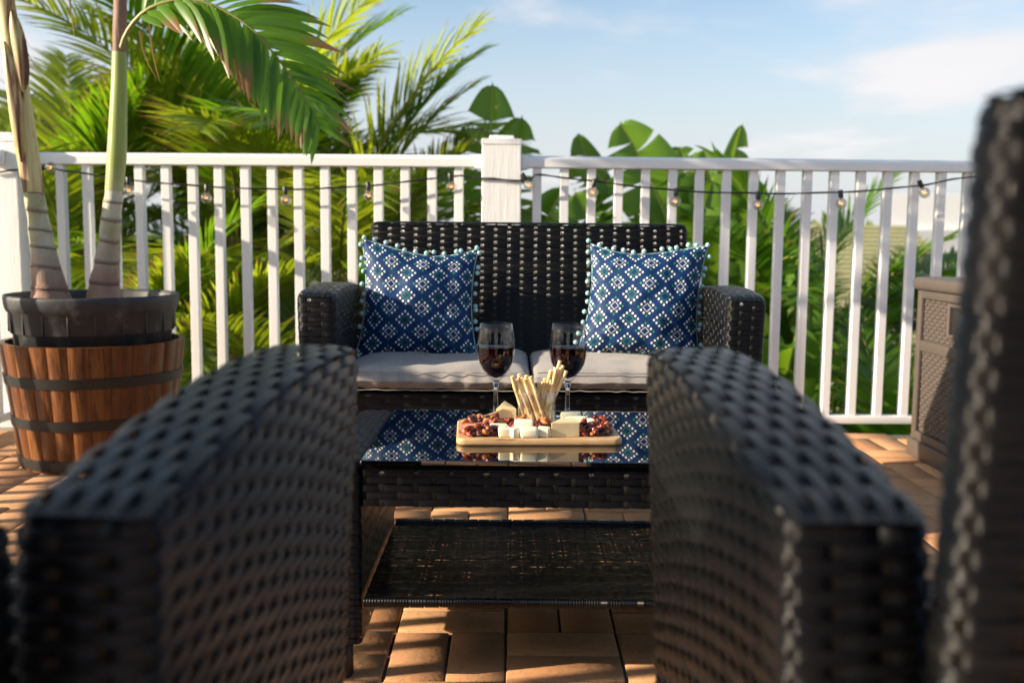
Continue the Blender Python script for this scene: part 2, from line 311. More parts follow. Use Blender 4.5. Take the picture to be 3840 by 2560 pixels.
# ------------------------------------------------------------------ mesh helpers
class MB:
    def __init__(s): s.v = []; s.f = []; s.mi = []; s.nv = 0; s.at = []
    def add(s, verts, faces, mi=0, at=None):
        verts = np.asarray(verts, float).reshape(-1, 3)
        faces = np.asarray(faces, int)
        s.v.append(verts); s.f.append(faces + s.nv); s.mi.append(np.full(len(faces), mi, int)); s.nv += len(verts)
        s.at.append(np.zeros(len(verts)) if at is None else np.asarray(at, float).reshape(-1))
    def grid(s, P, mi=0, at=None, close_i=False, close_j=False):
        """P: (ni, nj, 3) lattice -> quads"""
        P = np.asarray(P, float); ni, nj = P.shape[:2]
        I = np.arange(ni if close_i else ni-1); J = np.arange(nj if close_j else nj-1)
        i, j = np.meshgrid(I, J, indexing='ij'); i2 = (i+1) % ni; j2 = (j+1) % nj
        F = np.stack([i*nj+j, i2*nj+j, i2*nj+j2, i*nj+j2], -1).reshape(-1, 4)
        s.add(P, F, mi, at)
    def box(s, lo, hi, mi=0, R=None, o=None):
        x0, y0, z0 = lo; x1, y1, z1 = hi
        v = np.array([(x0,y0,z0),(x1,y0,z0),(x1,y1,z0),(x0,y1,z0),(x0,y0,z1),(x1,y0,z1),(x1,y1,z1),(x0,y1,z1)], float)
        if R is not None: v = v @ np.array(R).T
        if o is not None: v = v + np.array(o)
        s.add(v, [(0,3,2,1),(4,5,6,7),(0,1,5,4),(1,2,6,5),(2,3,7,6),(3,0,4,7)], mi)
    def bbox(s, lo, hi, bev=0.003, seg=2, mi=0, R=None, o=None):
        bm = bmesh.new(); bmesh.ops.create_cube(bm, size=1.0)
        sz = [hi[k]-lo[k] for k in range(3)]; ce = [(hi[k]+lo[k])/2 for k in range(3)]
        for v in bm.verts: v.co = Vector((v.co.x*sz[0], v.co.y*sz[1], v.co.z*sz[2]))
        bmesh.ops.bevel(bm, geom=list(bm.edges), offset=bev, segments=seg, affect='EDGES', profile=0.5)
        bm.verts.index_update(); v = np.array([tuple(x.co) for x in bm.verts]) + np.array(ce)
        if R is not None: v = v @ np.array(R).T
        if o is not None: v = v + np.array(o)
        q = [[w.index for w in f.verts] for f in bm.faces]; bm.free()
        base = s.nv; s.v.append(v); s.nv += len(v); s.at.append(np.zeros(len(v)))
        for k in (3, 4):
            fs = [f for f in q if len(f) == k]
            if fs: s.f.append(np.array(fs)+base); s.mi.append(np.full(len(fs), mi, int))
        for f in q:
            if len(f) > 4:
                s.f.append(np.array([[f[0], f[t], f[t+1]] for t in range(1, len(f)-1)])+base); s.mi.append(np.full(len(f)-2, mi, int))
    def tube(s, pts, rad, n=8, mi=0, cap=True, flat=None):
        pts = np.asarray(pts, float); m = len(pts); rad = np.broadcast_to(np.asarray(rad, float), (m,))
        T = np.gradient(pts, axis=0); T /= np.linalg.norm(T, axis=1)[:, None]+1e-12
        up = np.array([0, 0, 1.0]) if abs(T[0, 2]) < 0.9 else np.array([0, 1.0, 0])
        A = np.cross(T, up); A /= np.linalg.norm(A, axis=1)[:, None]+1e-12; B = np.cross(A, T)
        th = np.linspace(0, 2*PI, n, endpoint=False)
        P = pts[:, None] + rad[:, None, None]*(np.cos(th)[None, :, None]*A[:, None] + np.sin(th)[None, :, None]*B[:, None]*(flat or 1.0))
        s.grid(P, mi, np.repeat(np.linspace(0, 1, m), n), close_j=True)
        if cap:
            for idx in (0, m-1):
                c = s.nv; s.add(np.vstack([P[idx], pts[idx]]), [(k, (k+1) % n, n) for k in range(n)], mi)
    def lathe(s, prof, n=32, mi=0, close=False):
        prof = np.asarray(prof, float); th = np.linspace(0, 2*PI, n, endpoint=False)
        P = np.stack([prof[:, 0][:, None]*np.cos(th), prof[:, 0][:, None]*np.sin(th), np.repeat(prof[:, 1][:, None], n, 1)], -1)
        s.grid(P[::1].transpose(1, 0, 2), mi, close_i=True, close_j=close)
    def build(s, name, mats, parent=None, smooth=True, attr=None, uv=None):
        me = bpy.data.meshes.new(name)
        V = np.vstack(s.v).astype(np.float32)
        loops = []; starts = []; tot = 0; mis = []
        for F, m in zip(s.f, s.mi):
            k = F.shape[1]; loops.append(F.reshape(-1)); starts.append(tot + np.arange(len(F))*k); tot += F.size; mis.append(m)
        L = np.concatenate(loops).astype(np.int32); S = np.concatenate(starts).astype(np.int32)
        me.vertices.add(len(V)); me.vertices.foreach_set('co', V.reshape(-1))
        me.loops.add(len(L)); me.loops.foreach_set('vertex_index', L)
        me.polygons.add(len(S)); me.polygons.foreach_set('loop_start', S)
        me.polygons.foreach_set('material_index', np.concatenate(mis).astype(np.int32))
        me.update(calc_edges=True)
        me.polygons.foreach_set('use_smooth', np.full(len(S), bool(smooth)))
        if attr:
            a = me.attributes.new(attr, 'FLOAT', 'POINT'); a.data.foreach_set('value', np.concatenate(s.at).astype(np.float32))
        if uv is not None:
            l = me.uv_layers.new(name='UVMap'); l.data.foreach_set('uv', uv[L].astype(np.float32).reshape(-1))
        for m in (mats if isinstance(mats, (list, tuple)) else [mats]): me.materials.append(m)
        o = bpy.data.objects.new(name, me); C.objects.link(o)
        if parent is not None: o.parent = parent
        return o

def sharp(o, ang=40):
    me = o.data; me.polygons.foreach_set('use_smooth', np.ones(len(me.polygons), bool))
    me.set_sharp_from_angle(angle=math.radians(ang)); return o
def tag(o, label, cat, group=None):
    o['label'] = label; o['category'] = cat
    if group: o['group'] = group
    return o
def thing(name, label, cat, loc=(0, 0, 0), rz=0.0, group=None):
    o = bpy.data.objects.new(name, None); C.objects.link(o); o.empty_display_size = 0.1
    o.location = loc; o.rotation_euler = (0, 0, rz); return tag(o, label, cat, group)
def structure(o): o['kind'] = 'structure'; return o
def stuff(o): o['kind'] = 'stuff'; return o
def copy_mesh(o, parent, loc=None, rot=None, scale=None):
    c = o.copy(); C.objects.link(c); c.parent = parent
    if loc is not None: c.location = loc
    if rot is not None: c.rotation_euler = rot
    if scale is not None: c.scale = scale
    return c

# ------------------------------------------------------------------ wicker weaving
def weave(mb, P, nwarp, nrow, amp=0.0010, fill=0.97, th=0.0009, wfrac=0.30, seed=0, wout=0.7, dip=0.15):
    """P(u, v) -> (pos, normal) for arrays. Strands run along u and duck under every second warp; warps run along v."""
    rs = np.random.RandomState(seed)
    fr = np.array([0.0, 0.26, 0.38, 0.50, 0.62, 0.74])
    s = np.concatenate([(np.arange(nwarp)[:, None]+fr[None, :]).reshape(-1), [nwarp]]); u = s/nwarp
    hw = 0.5*fill/nrow
    offs = np.array([-1, -0.66, 0.66, 1.0])*hw; hh = np.array([-th, 0, 0, -th]); ac = np.array([-1, -0.66, 0.66, 1])
    for j in range(nrow):
        dist = np.abs(((s-0.5-(j % 2)) % 2.0)-1.0)          # 0 where this strand goes under
        h = amp*(1-2.0*np.exp(-(dist/dip)**2)) + 0.25*amp*np.cos(PI*(dist-1.0))
        vc = (j+0.5)/nrow + rs.uniform(-0.06, 0.06)/nrow
        U = np.repeat(u[:, None], 4, 1); V = np.clip(vc+offs, 0, 1)[None, :] + np.zeros_like(U)
        p, nn = P(U.reshape(-1), V.reshape(-1))
        d = h[:, None] + hh[None, :]
        p = p + nn*d.reshape(-1)[:, None]
        mb.grid(p.reshape(len(u), 4, 3), 0, np.repeat(ac[None, :], len(u), 0))
    K = nrow*2+1; vv = np.arange(K)/(nrow*2); w = wfrac*0.5/nwarp
    for i in range(nwarp):
        # warp i is on the outside where strand j ducks under it: (i - j) odd
        over = np.array([(1.0 if (i-(k//2)) % 2 == 1 else -1.0) if k % 2 == 1 else 0.0 for k in range(K)])
        d0 = np.where(over > 0, wout*amp, np.where(over < 0, -0.6*amp, 0.1*amp*(wout > 0)-0.3*amp*(wout <= 0)))
        uc = (i+0.5)/nwarp + rs.uniform(-0.03, 0.03)/nwarp
        U = np.repeat((uc+np.array([-w, -0.5*w, 0.5*w, w]))[None, :], K, 0); V = np.repeat(vv[:, None], 4, 1)
        p, nn = P(U.reshape(-1) % 1.0, V.reshape(-1))
        d = d0[:, None] + np.array([-0.0007, 0.0, 0.0, -0.0007])[None, :]
        p = p + nn*d.reshape(-1)[:, None]
        mb.grid(p.reshape(K, 4, 3)[:, ::-1], 0, np.repeat(np.array([[-1, -.5, .5, 1.0]]), K, 0))

def rrect(lx, ly, r, n=8):
    """closed rounded rectangle centred on the origin, counter-clockwise, starting mid -y side; returns pts, normals, cum length"""
    pts = []; nor = []
    def line(a, b, nn, k):
        for t in np.linspace(0, 1, k, endpoint=False): pts.append((a[0]+(b[0]-a[0])*t, a[1]+(b[1]-a[1])*t)); nor.append(nn)
    hx, hy = lx/2, ly/2
    def arc(cx, cy, a0):
        for t in np.linspace(0, PI/2, n, endpoint=False): pts.append((cx+r*math.cos(a0+t), cy+r*math.sin(a0+t))); nor.append((math.cos(a0+t), math.sin(a0+t)))
    line((0, -hy), (hx-r, -hy), (0, -1), 4); arc(hx-r, -hy+r, -PI/2); line((hx, -hy+r), (hx, hy-r), (1, 0), 8); arc(hx-r, hy-r, 0)
    line((hx-r, hy), (-hx+r, hy), (0, 1), 8); arc(-hx+r, hy-r, PI/2); line((-hx, hy-r), (-hx, -hy+r), (-1, 0), 8); arc(-hx+r, -hy+r, PI)
    line((-hx+r, -hy), (0, -hy), (0, -1), 4)
    pts.append(pts[0]); nor.append(nor[0]); pts = np.array(pts); nor = np.array(nor, float)
    cl = np.concatenate([[0], np.cumsum(np.linalg.norm(np.diff(pts, axis=0), axis=1))])
    return pts, nor, cl

def wrapped(name, parent, lx, ly, zb, ztop, loc=(0, 0, 0), lean=0.0, leanx=0.0, warp=0.034, row=0.0112, r=0.016, long='y', amp=0.0010, top=True, seed=0, bulge=0.0, wfrac=0.30, rot=0.0, wout=0.7, fill=0.97, dip=0.15, th=0.0009, topamp=1.0):
    """a woven box: strands run round the plan, the top is woven along its length. ztop(x, y) arrays."""
    mb = MB()
    zt = ztop if callable(ztop) else (lambda x, y: np.full_like(x, ztop))
    pts, nor, cl = rrect(lx, ly, r); L = cl[-1]
    def P(u, v):
        q = (u % 1.0)*L if True else u*L
        q = np.where(u >= 1.0, L, u*L)
        x = np.interp(q, cl, pts[:, 0]); y = np.interp(q, cl, pts[:, 1]); nx = np.interp(q, cl, nor[:, 0]); ny = np.interp(q, cl, nor[:, 1])
        t = zt(x, y) - 0.0065; z = zb + v*(t-zb)
        inset = 0.004*np.clip((v-0.965)/0.035, 0, 1)**2
        h = v
        x2 = x - nx*inset; y2 = y - ny*inset
        return np.stack([x2 + leanx*(z-zb), y2 + lean*(z-zb) + bulge*np.sin(PI*np.clip(h, 0, 1)), z], -1), np.stack([nx, ny, np.zeros_like(nx)], -1)
    nw = max(6, int(round(L/warp/2))*2)
    zmean = float(np.mean(zt(pts[:, 0], pts[:, 1])))
    nr = max(3, int(round((zmean-0.010-zb)/row)))
    weave(mb, P, nw, nr, amp, seed=seed, wfrac=wfrac, wout=wout, fill=fill, dip=dip, th=th)
    if top:
        def PT(u, v):
            if long == 'y':
                x = (0.5-v)*(lx-0.003); k = np.clip(np.abs(x)-(lx/2-r), 0, r); y = (u-0.5)*(ly-0.003-2*(r-np.sqrt(np.maximum(0, r*r-k*k))))
            else:
                y = (v-0.5)*(ly-0.003); k = np.clip(np.abs(y)-(ly/2-r), 0, r); x = (u-0.5)*(lx-0.003-2*(r-np.sqrt(np.maximum(0, r*r-k*k))))
            e = np.maximum(np.abs(x)/(lx/2), 0)**6*0.007 + np.maximum(np.abs(y)/(ly/2), 0)**(30 if long == 'y' else 6)*0.007
            if long != 'y': e = np.abs(y/(ly/2))**6*0.007 + np.abs(x/(lx/2))**40*0.007
            z = zt(x, y) - e; zz = z-zb
            ep = 1e-3; gx = (zt(x+ep, y)-zt(x-ep, y))/(2*ep); gy = (zt(x, y+ep)-zt(x, y-ep))/(2*ep)
            n = np.stack([-gx, -gy, np.ones_like(gx)], -1); n /= np.linalg.norm(n, axis=1)[:, None]
            return np.stack([x+leanx*zz, y+lean*zz, z], -1), n
        ln, wd = (ly, lx) if long == 'y' else (lx, ly)
        weave(mb, PT, max(3, int(round(ln/warp))), max(3, int(round(wd/row))), amp*topamp, seed=seed+1, wfrac=wfrac, wout=wout, fill=fill, dip=dip, th=th)
    o = mb.build(name, M_wick, parent, attr='across'); o.location = loc; o.rotation_euler = (0, 0, rot); stuff(o)
    # added dark inner core so that no light leaks through the hollow
    cb = MB(); ins = 0.0055
    pp, nn, c2 = rrect(lx-2*ins, ly-2*ins, max(0.003, r-ins), 3)
    pp = pp[:-1]; t = zt(pp[:, 0], pp[:, 1]) - 0.014
    rows = []
    for k in np.linspace(0, 1, 5):
        z = zb+0.003 + k*(t-zb-0.003); rows.append(np.stack([pp[:, 0]+leanx*(z-zb), pp[:, 1]+lean*(z-zb)+bulge*math.sin(PI*k), z], -1))
    P3 = np.array(rows); cb.grid(P3, 0, close_j=True)
    n = len(pp); cb.add(np.vstack([P3[-1], P3[-1].mean(0)]), [(k, (k+1) % n, n) for k in range(n)]); cb.add(np.vstack([P3[0], P3[0].mean(0)]), [((k+1) % n, k, n) for k in range(n)])
    cb.build('light_block_core', M_core, o)
    return o

def wleg(parent, x, y, z1, w=0.042):
    mb = MB()
    pts, nor, cl = rrect(w, w, 0.008, 4); L = cl[-1]
    def P(u, v):
        q = np.where(u >= 1, L, u*L)
        X = np.interp(q, cl, pts[:, 0]); Y = np.interp(q, cl, pts[:, 1]); nx = np.interp(q, cl, nor[:, 0]); ny = np.interp(q, cl, nor[:, 1])
        return np.stack([X, Y, 0.008+v*(z1-0.008)], -1), np.stack([nx, ny, 0*nx], -1)
    weave(mb, P, 8, max(3, int(z1/0.0115)), 0.0012)
    mb.box((-w/2+.005, -w/2+.005, 0.0), (w/2-.005, w/2-.005, z1-.002))
    o = mb.build('leg', M_wick, parent, attr='across'); o.location = (x, y, 0); return o

def soft_cushion(name, lx, ly, h, seed, wrinkle=1.0, front_drop=0.0):
    """a boxed seat pad with soft sides, lumps and front puckers; origin at the centre of its underside"""
    nx, ny = 72, 44
    mb = MB(); rs = random.Random(seed)
    def edge(a): return 1-abs(a)**6
    top = []; 
    for i in range(nx+1):
        a = -1+2*i/nx; row = []
        for j in range(ny+1):
            b = -1+2*j/ny
            k = (edge(a)*edge(b))
            prof = max(0.0, k)**0.36
            x = a*lx/2; y = b*ly/2
            n = noise.noise(Vector((x*7+seed, y*7, 1.3)))*0.008 + noise.noise(Vector((x*22+seed, y*9, 4.1)))*0.0045
            row.append((x, y, h*0.5 + h*0.5*prof + n*prof*wrinkle))
        top.append(row)
    T = np.array(top)
    B = T.copy(); B[:, :, 2] = np.maximum(0.001, h*0.5 - (T[:, :, 2]-h*0.5)*0.92)
    # bulge the side faces and pucker the front
    for A in (T, B):
        for i in range(nx+1):
            for j in range(ny+1):
                x, y, z = A[i, j]; b = -1+2*j/ny
                if b < -0.93:
                    w = noise.noise(Vector((x*30+seed*3, 0.0, z*14)))
                    A[i, j, 1] -= 0.004 + 0.009*w*wrinkle
                    A[i, j, 2] += 0.002*noise.noise(Vector((x*16+seed, 7.7, 0)))
                A[i, j, 2] -= front_drop*max(0, -b)**3*(1 if A is T else 0.6)
                A[i, j, 2] = max(A[i, j, 2], 0.0008)
    mb.grid(T[:, ::1].transpose(1, 0, 2)[:, ::1]); mb.grid(B.transpose(1, 0, 2)[:, ::-1])
    o = mb.build(name, M_cush)
    bm = bmesh.new(); bm.from_mesh(o.data); bmesh.ops.remove_doubles(bm, verts=bm.verts, dist=0.0004); bmesh.ops.recalc_face_normals(bm, faces=bm.faces); bm.to_mesh(o.data); bm.free()
    # piping seams along the front
    sm = MB()
    for zz in (0.90, 0.12):
        pts = []
        for i in range(2, nx-1):
            z = h*zz + 0.002*noise.noise(Vector((i*0.3, seed, zz)))
            y = -ly/2 - 0.0045 - 0.004*noise.noise(Vector((T[i, 0, 0]*30+seed*3, 0, z*14)))
            pts.append((T[i, 0, 0], y + (0.004 if zz > .5 else 0.003), z - front_drop*(0.9 if zz > .5 else 0.3)))
        sm.tube(pts, 0.0014, 5)
    sm.build('piping', M_cush, o)
    return o

# ================================================================== SETTING
gb = MB(); gb.add([(-3000, -3000, -3.0), (3000, -3000, -3.0), (3000, 3000, -3.0), (-3000, 3000, -3.0)], [(0, 1, 2, 3)])
structure(gb.build('ground', M_ground))
db = MB(); db.bbox((-2.06, -2.4, -0.30), (3.2, 3.87, -0.007), 0.004, 1)
deck = structure(db.build('deck_floor', M_mortar))

# terracotta pavers, basket weave
U = 0.212; ox, oy = -0.007, 1.640
pm = MB(); pm.bbox((-0.0507, -0.1028, -0.028), (0.0507, 0.1028, 0.0), 0.0026, 1)
pav0 = pm.build('paver', M_paver, deck); sharp(pav0, 50)
cells = []
for i in range(-10, 16):
    for j in range(-19, 11):
        cx = ox+(i+.5)*U; cy = oy+(j+.5)*U
        for k in (-1, 1):
            if (i+j) % 2 == 0: cells.append((cx, cy+k*U/4, PI/2))
            else: cells.append((cx+k*U/4, cy, 0.0))
def seen(c):
    x, y, _ = c
    if y < 1.5 or y > 3.86: return 0
    if abs(x) < 0.42 and y < 2.95: return 3
    if 0.9 < x < 2.0 and y > 2.2: return 2
    if -1.75 < x < -0.95 and y > 2.3 and y < 3.3: return 2
    return 0
cells = [c for c in cells if -2.01 < c[0] < 3.1 and -2.2 < c[1] < 3.84]
single = sorted([c for c in cells if seen(c)], key=lambda c: -seen(c))[:298]
ss = set(single); first = True
rs = random.Random(3)
for c in single:
    o = pav0 if first else copy_mesh(pav0, deck); first = False
    o.location = (c[0]+rs.uniform(-.0012, .0012), c[1]+rs.uniform(-.0012, .0012), rs.uniform(-.0015, .0010)); o.rotation_euler = (rs.uniform(-.006, .006), rs.uniform(-.006, .006), c[2]+rs.uniform(-.012, .012))
rest = MB(); bv = np.array([v.co for v in pav0.data.vertices]); bf = [list(p.vertices) for p in pav0.data.polygons]
b4 = np.array([f for f in bf if len(f) == 4]); b3 = np.array([f for f in bf if len(f) == 3])
for c in cells:
    if c in ss: continue
    ca, sa = math.cos(c[2]), math.sin(c[2]); v = bv @ np.array([[ca, sa, 0], [-sa, ca, 0], [0, 0, 1]]) + np.array([c[0], c[1], rs.uniform(-.0015, .001)])
    rest.add(v, b4)
    if len(b3): rest.f.append(b3+rest.nv-len(v)); rest.mi.append(np.zeros(len(b3), int))
stuff(rest.build('pavers', M_paver, deck, smooth=False))

# ------------------------------------------------------------------ railing
def railing(label, a, b, zt=1.065, n=16, pitch=0.1055, off=0.08, group='white railing sections', z0=0.028):
    a = Vector(a); b = Vector(b); d = (b-a); L = d.length; ang = math.atan2(d.y, d.x)
    r = thing('railing', label, 'railing', (a.x, a.y, 0), ang, group)
    prof = [(-0.027, -0.045), (0.027, -0.045), (0.029, -0.043), (0.029, -0.013), (0.026, -0.009), (0.012, 0.0), (-0.012, 0.0), (-0.026, -0.009), (-0.029, -0.013), (-0.029, -0.043)]
    t = MB(); P = np.array([[(x, p[0], zt+p[1]) for p in prof] for x in (0.0, L)]); t.grid(P, 0, close_j=True)
    sharp(t.build('top_rail', M_white, r), 25)
    bt = MB(); bt.bbox((0, -0.023, z0), (L, 0.023, z0+0.032), 0.003, 2); sharp(bt.build('bottom_rail', M_white, r), 25)
    bm_ = MB(); bm_.bbox((-0.0165, -0.0165, z0+0.0325), (0.0165, 0.0165, zt-0.0455), 0.002, 1)
    b0 = None
    for k in range(n):
        x = off+k*pitch
        if x > L-0.02: break
        if b0 is None: b0 = bm_.build('baluster', M_white, r); sharp(b0, 25); o = b0
        else: o = copy_mesh(b0, r)
        o.location = (x, 0, 0)
    for x in (0.0, L):
        c = MB(); s = 1 if x == 0 else -1
        c.bbox((min(x, x+s*0.026), -0.033, zt-0.052), (max(x, x+s*0.026), 0.033, zt+0.003), 0.006, 2)
        sharp(c.build('bracket', M_white, r), 25)
    return r
# middle post at x -0.121..0.029, left corner post, right post
def post(label, x0, y0, w=0.15, h=1.118, cap=True):
    r = thing('railing_post', label, 'post', (x0+w/2, y0+w/2, 0), 0, 'white railing posts')
    m = MB(); m.bbox((-w/2, -w/2, -0.02), (w/2, w/2, h-0.022), 0.003, 1); sharp(m.build('shaft', M_post, r), 25)
    m = MB(); m.bbox((-w/2-.0015, -w/2-.0015, h-0.0215), (w/2+.0015, w/2+.0015, h+0.001), 0.002, 1); sharp(m.build('trim_board', M_post, r), 25)
    m = MB(); m.bbox((-w/2+.028, -w/2+.028, h+0.0015), (w/2-.028, w/2-.028, h+0.016), 0.003, 1); sharp(m.build('cap', M_post, r), 25)
    return r
post('white square railing post directly behind the loveseat', -0.121, 3.845, h=1.125)
post('white square corner post behind the potted palm', -2.052, 3.86, h=1.12)
post('white square railing post out to the right of the bin', 2.56, 3.87, h=1.12)
railing('white railing between the corner post and the middle post', (-1.902, 3.945), (-0.121, 3.895), n=17, pitch=0.1040, off=0.132)
railing('white railing running right from the middle post past the bin', (0.029, 3.895), (2.56, 3.955), n=24, pitch=0.1052, off=0.062)
railing('white side railing running from the corner post towards the viewer', (-1.977, 3.86), (-1.977, -2.2), n=60, pitch=0.106, off=0.08)

# ------------------------------------------------------------------ loveseat
ls = thing('loveseat', 'black wicker loveseat with two blue pillows, in front of the railing', 'loveseat', (0.046, 2.38, 0))
AW = 0.092
def armtop(L, zf, zbk, mid):
    # y runs -L/2 (rear) .. L/2 (front)
    def f(x, y):
        t = np.clip((y+L/2)/L, 0, 1)
        return zbk + (zf-zbk)*np.sin(t*PI/2*0.98) + mid*np.sin(t*PI) - 0.006*np.clip((t-0.9)/0.1, 0, 1)**2
    return f
LA = 0.53
f_arm = armtop(LA, 0.620, 0.606, 0.016)
f_rev = lambda x, y: f_arm(x, -y)       # the loveseat faces the viewer: front is -y
for sx in (-1, 1):
    wrapped('arm', ls, AW, LA, 0.245, f_rev, loc=(sx*0.507, LA/2, 0), leanx=sx*0.03, warp=0.031, row=0.0117, seed=11+sx)
    for y in (0.035, LA-0.035): wleg(ls, sx*0.505, y, 0.246)
wrapped('backrest', ls, 0.918, 0.055, 0.34, 0.797, loc=(0.0, 0.475, 0), lean=0.16, warp=0.0385, row=0.0094, r=0.014, long='x', seed=5, wfrac=0.32)
wrapped('seat_base', ls, 0.918, 0.49, 0.262, 0.384, loc=(0, 0.255, 0), warp=0.047, row=0.0128, r=0.012, long='x', seed=6, top=False)

cl_ = soft_cushion('seat_cushion', 0.463, 0.505, 0.058, 2, 1.0, 0.004); cl_.location = (-0.186, 2.600, 0.386)
tag(cl_, 'grey seat cushion under the left blue pillow, next to the left arm', 'cushion', 'loveseat seat cushions')
cr_ = soft_cushion('seat_cushion', 0.452, 0.505, 0.058, 9, 0.9, 0.002); cr_.location = (0.276, 2.602, 0.386)
tag(cr_, 'grey seat cushion under the right blue pillow, next to the right arm', 'cushion', 'loveseat seat cushions')

# ------------------------------------------------------------------ pillows
def pillow(label, loc, rot, S=0.322, T=0.135, seed=0, skew=0.0):
    root = thing('pillow', label, 'pillow', loc, 0, 'blue pillows on the loveseat'); root.rotation_euler = rot
    N = 64; A = np.linspace(-1, 1, N+1); a, b = np.meshgrid(A, A, indexing='ij')
    def shape(a, b, side):
        pin = 0.125
        x = a*S/2*(1-pin*(1-b**2)*np.abs(a)**2) ; z = b*S/2*(1-pin*(1-a**2)*np.abs(b)**2)
        k = np.clip((1-a**2), 0, 1)**0.62*np.clip((1-b**2), 0, 1)**0.62
        th = T/2*k**0.8*(1-0.18*b)
        w = np.vectorize(lambda p, q: noise.noise(Vector((p*2.1+seed, q*2.1, seed*1.7)))*0.018 + noise.noise(Vector((p*4.5+seed, q*4.5, 3.1)))*0.008)(a, b)
        e = np.clip((1-a**2)*(1-b**2)*3, 0, 1)
        # creases that run in from the lower edge
        cr = np.zeros_like(a)
        for q, ph in ((-0.55, 0.3), (0.15, -0.25), (0.7, 0.2)):
            cr += np.exp(-((a-q-ph*(b+1))/0.09)**2)*np.clip((-0.45-b)/0.55, 0, 1)*0.009
        x = x + skew*0.5*(1-b)*0.5*(1+np.sign(skew)*a)*S*0.5; z = z - 0.010*np.sin((a+0.3*seed)*2.3)*np.clip(b, 0, 1)**2
        return np.stack([x, side*(th+w*e*0.6) - side*cr*e, z], -1)
    mb = MB(); F = shape(a, b, -1.0); B = shape(a, b, 1.0)
    mb.grid(F); mb.grid(B[::-1])
    uvf = np.stack([(a+1)/2, (b+1)/2], -1).reshape(-1, 2); uvb = uvf.reshape(N+1, N+1, 2)[::-1].reshape(-1, 2)
    cov = mb.build('cover', M_print, root, uv=np.vstack([uvf, uvb]))
    # beaded trim and pom-poms
    edge = []
    for t in np.linspace(-1, 1, 33)[:-1]: edge.append((t, -1.0))
    for t in np.linspace(-1, 1, 33)[:-1]: edge.append((1.0, t))
    for t in np.linspace(1, -1, 33)[:-1]: edge.append((t, 1.0))
    for t in np.linspace(1, -1, 33)[:-1]: edge.append((-1.0, t))
    ep = np.array([shape(np.array([[p]]), np.array([[q]]), -1.0)[0, 0] for p, q in edge])
    tm = MB(); tm.tube(np.vstack([ep, ep[:1]]), 0.0017, 5, cap=False); tm.build('trim', M_pom, root)
    bm = bmesh.new(); bmesh.ops.create_icosphere(bm, subdivisions=2, radius=0.0066)
    for v in bm.verts: v.co *= 1+0.05*noise.noise(v.co*300)
    me = bpy.data.meshes.new('pom_pom'); bm.to_mesh(me); bm.free(); me.materials.append(M_pom)
    for p in me.polygons: p.use_smooth = True
    cum = np.concatenate([[0], np.cumsum(np.linalg.norm(np.diff(np.vstack([ep, ep[:1]]), axis=0), axis=1))]); rr = random.Random(seed)
    tot = cum[-1]; npom = 48
    for k in range(npom):
        q = (k+0.5)/npom*tot + rr.uniform(-.008, .008); i = min(len(ep)-1, int(np.searchsorted(cum, q)-1))
        t = (q-cum[i])/(cum[i+1]-cum[i]+1e-9); p = ep[i]*(1-t)+ep[(i+1) % len(ep)]*t
        out = np.array([p[0], 0, p[2]]); m = max(abs(out[0]), abs(out[2])); nrm = np.array([np.sign(out[0]) if abs(out[0]) > S*0.44 else 0, 0, np.sign(out[2]) if abs(out[2]) > S*0.44 else 0], float)
        if np.linalg.norm(nrm) == 0: nrm = out/m
        nrm /= np.linalg.norm(nrm)
        if nrm[2] < -0.5: continue_low = True
        else: continue_low = False
        o = bpy.data.objects.new('pom_pom', me); C.objects.link(o); o.parent = root
        d = rr.uniform(0.006, 0.0125) if not continue_low else 0.002
        yy = rr.uniform(-0.004, 0.004) - (0.010 if continue_low else 0)
        tj = rr.uniform(-.005, .005); o.location = (p[0]+nrm[0]*d+tj*abs(nrm[2]), p[1]+yy, p[2]+nrm[2]*d + (0.006 if continue_low else rr.uniform(-.002, .001)+tj*abs(nrm[0])*0.8)); o.rotation_euler = (rr.random()*6, rr.random()*6, 0)
    tg = MB(); tg.grid(np.array([[(0.0+i*0.01, -0.020-0.012*j-0.002*math.sin(i), -S/2*0.955+0.004-0.004*j) for i in range(5)] for j in range(3)]))
    tg.build('care_tag', M_tag, root)
    return root
pillow('blue dotted pillow in the loveseat corner left of the wine glasses', (-0.262, 2.738, 0.574), (math.radians(-14), math.radians(2.5), math.radians(3)), seed=1, skew=0.10)
pillow('blue dotted pillow right of the wine glasses, leaning by the right arm', (0.363, 2.728, 0.580), (math.radians(-15), math.radians(3.0), math.radians(-7)), seed=4, T=0.15, skew=-0.10)

# ------------------------------------------------------------------ coffee table
tb = thing('coffee_table', 'black wicker coffee table with black glass top and lower shelf', 'table', (0.09, 1.855, 0))
for sx in (-1, 1):
    wrapped('side_panel', tb, 0.072, 0.478, 0.072, 0.391, loc=(sx*0.376, 0, 0), warp=0.030, row=0.0112, r=0.010, seed=20+sx)
    for y in (-0.2, 0.2):
        fm = MB(); fm.lathe([(0.0001, 0.0), (0.014, 0.0), (0.017, 0.004), (0.017, 0.074), (0.0001, 0.076)], 12)
        fo = fm.build('foot', M_cap, tb); fo.location = (sx*0.376, y, 0)
for sy in (-1, 1):
    wrapped('apron', tb, 0.676, 0.026, 0.309, 0.379, loc=(0, sy*0.2215, 0), warp=0.0293, row=0.0128, r=0.006, long='x', seed=30+sy, amp=0.0013, wfrac=0.33, top=False)
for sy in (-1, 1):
    m = MB(); m.box((-0.338, sy*0.2215-0.011, 0.366), (0.338, sy*0.2215+0.011, 0.3822)); m.build('shadow_strip', M_core, tb, smooth=False)  # dark strip added under the glass edge, stands in for its shadow
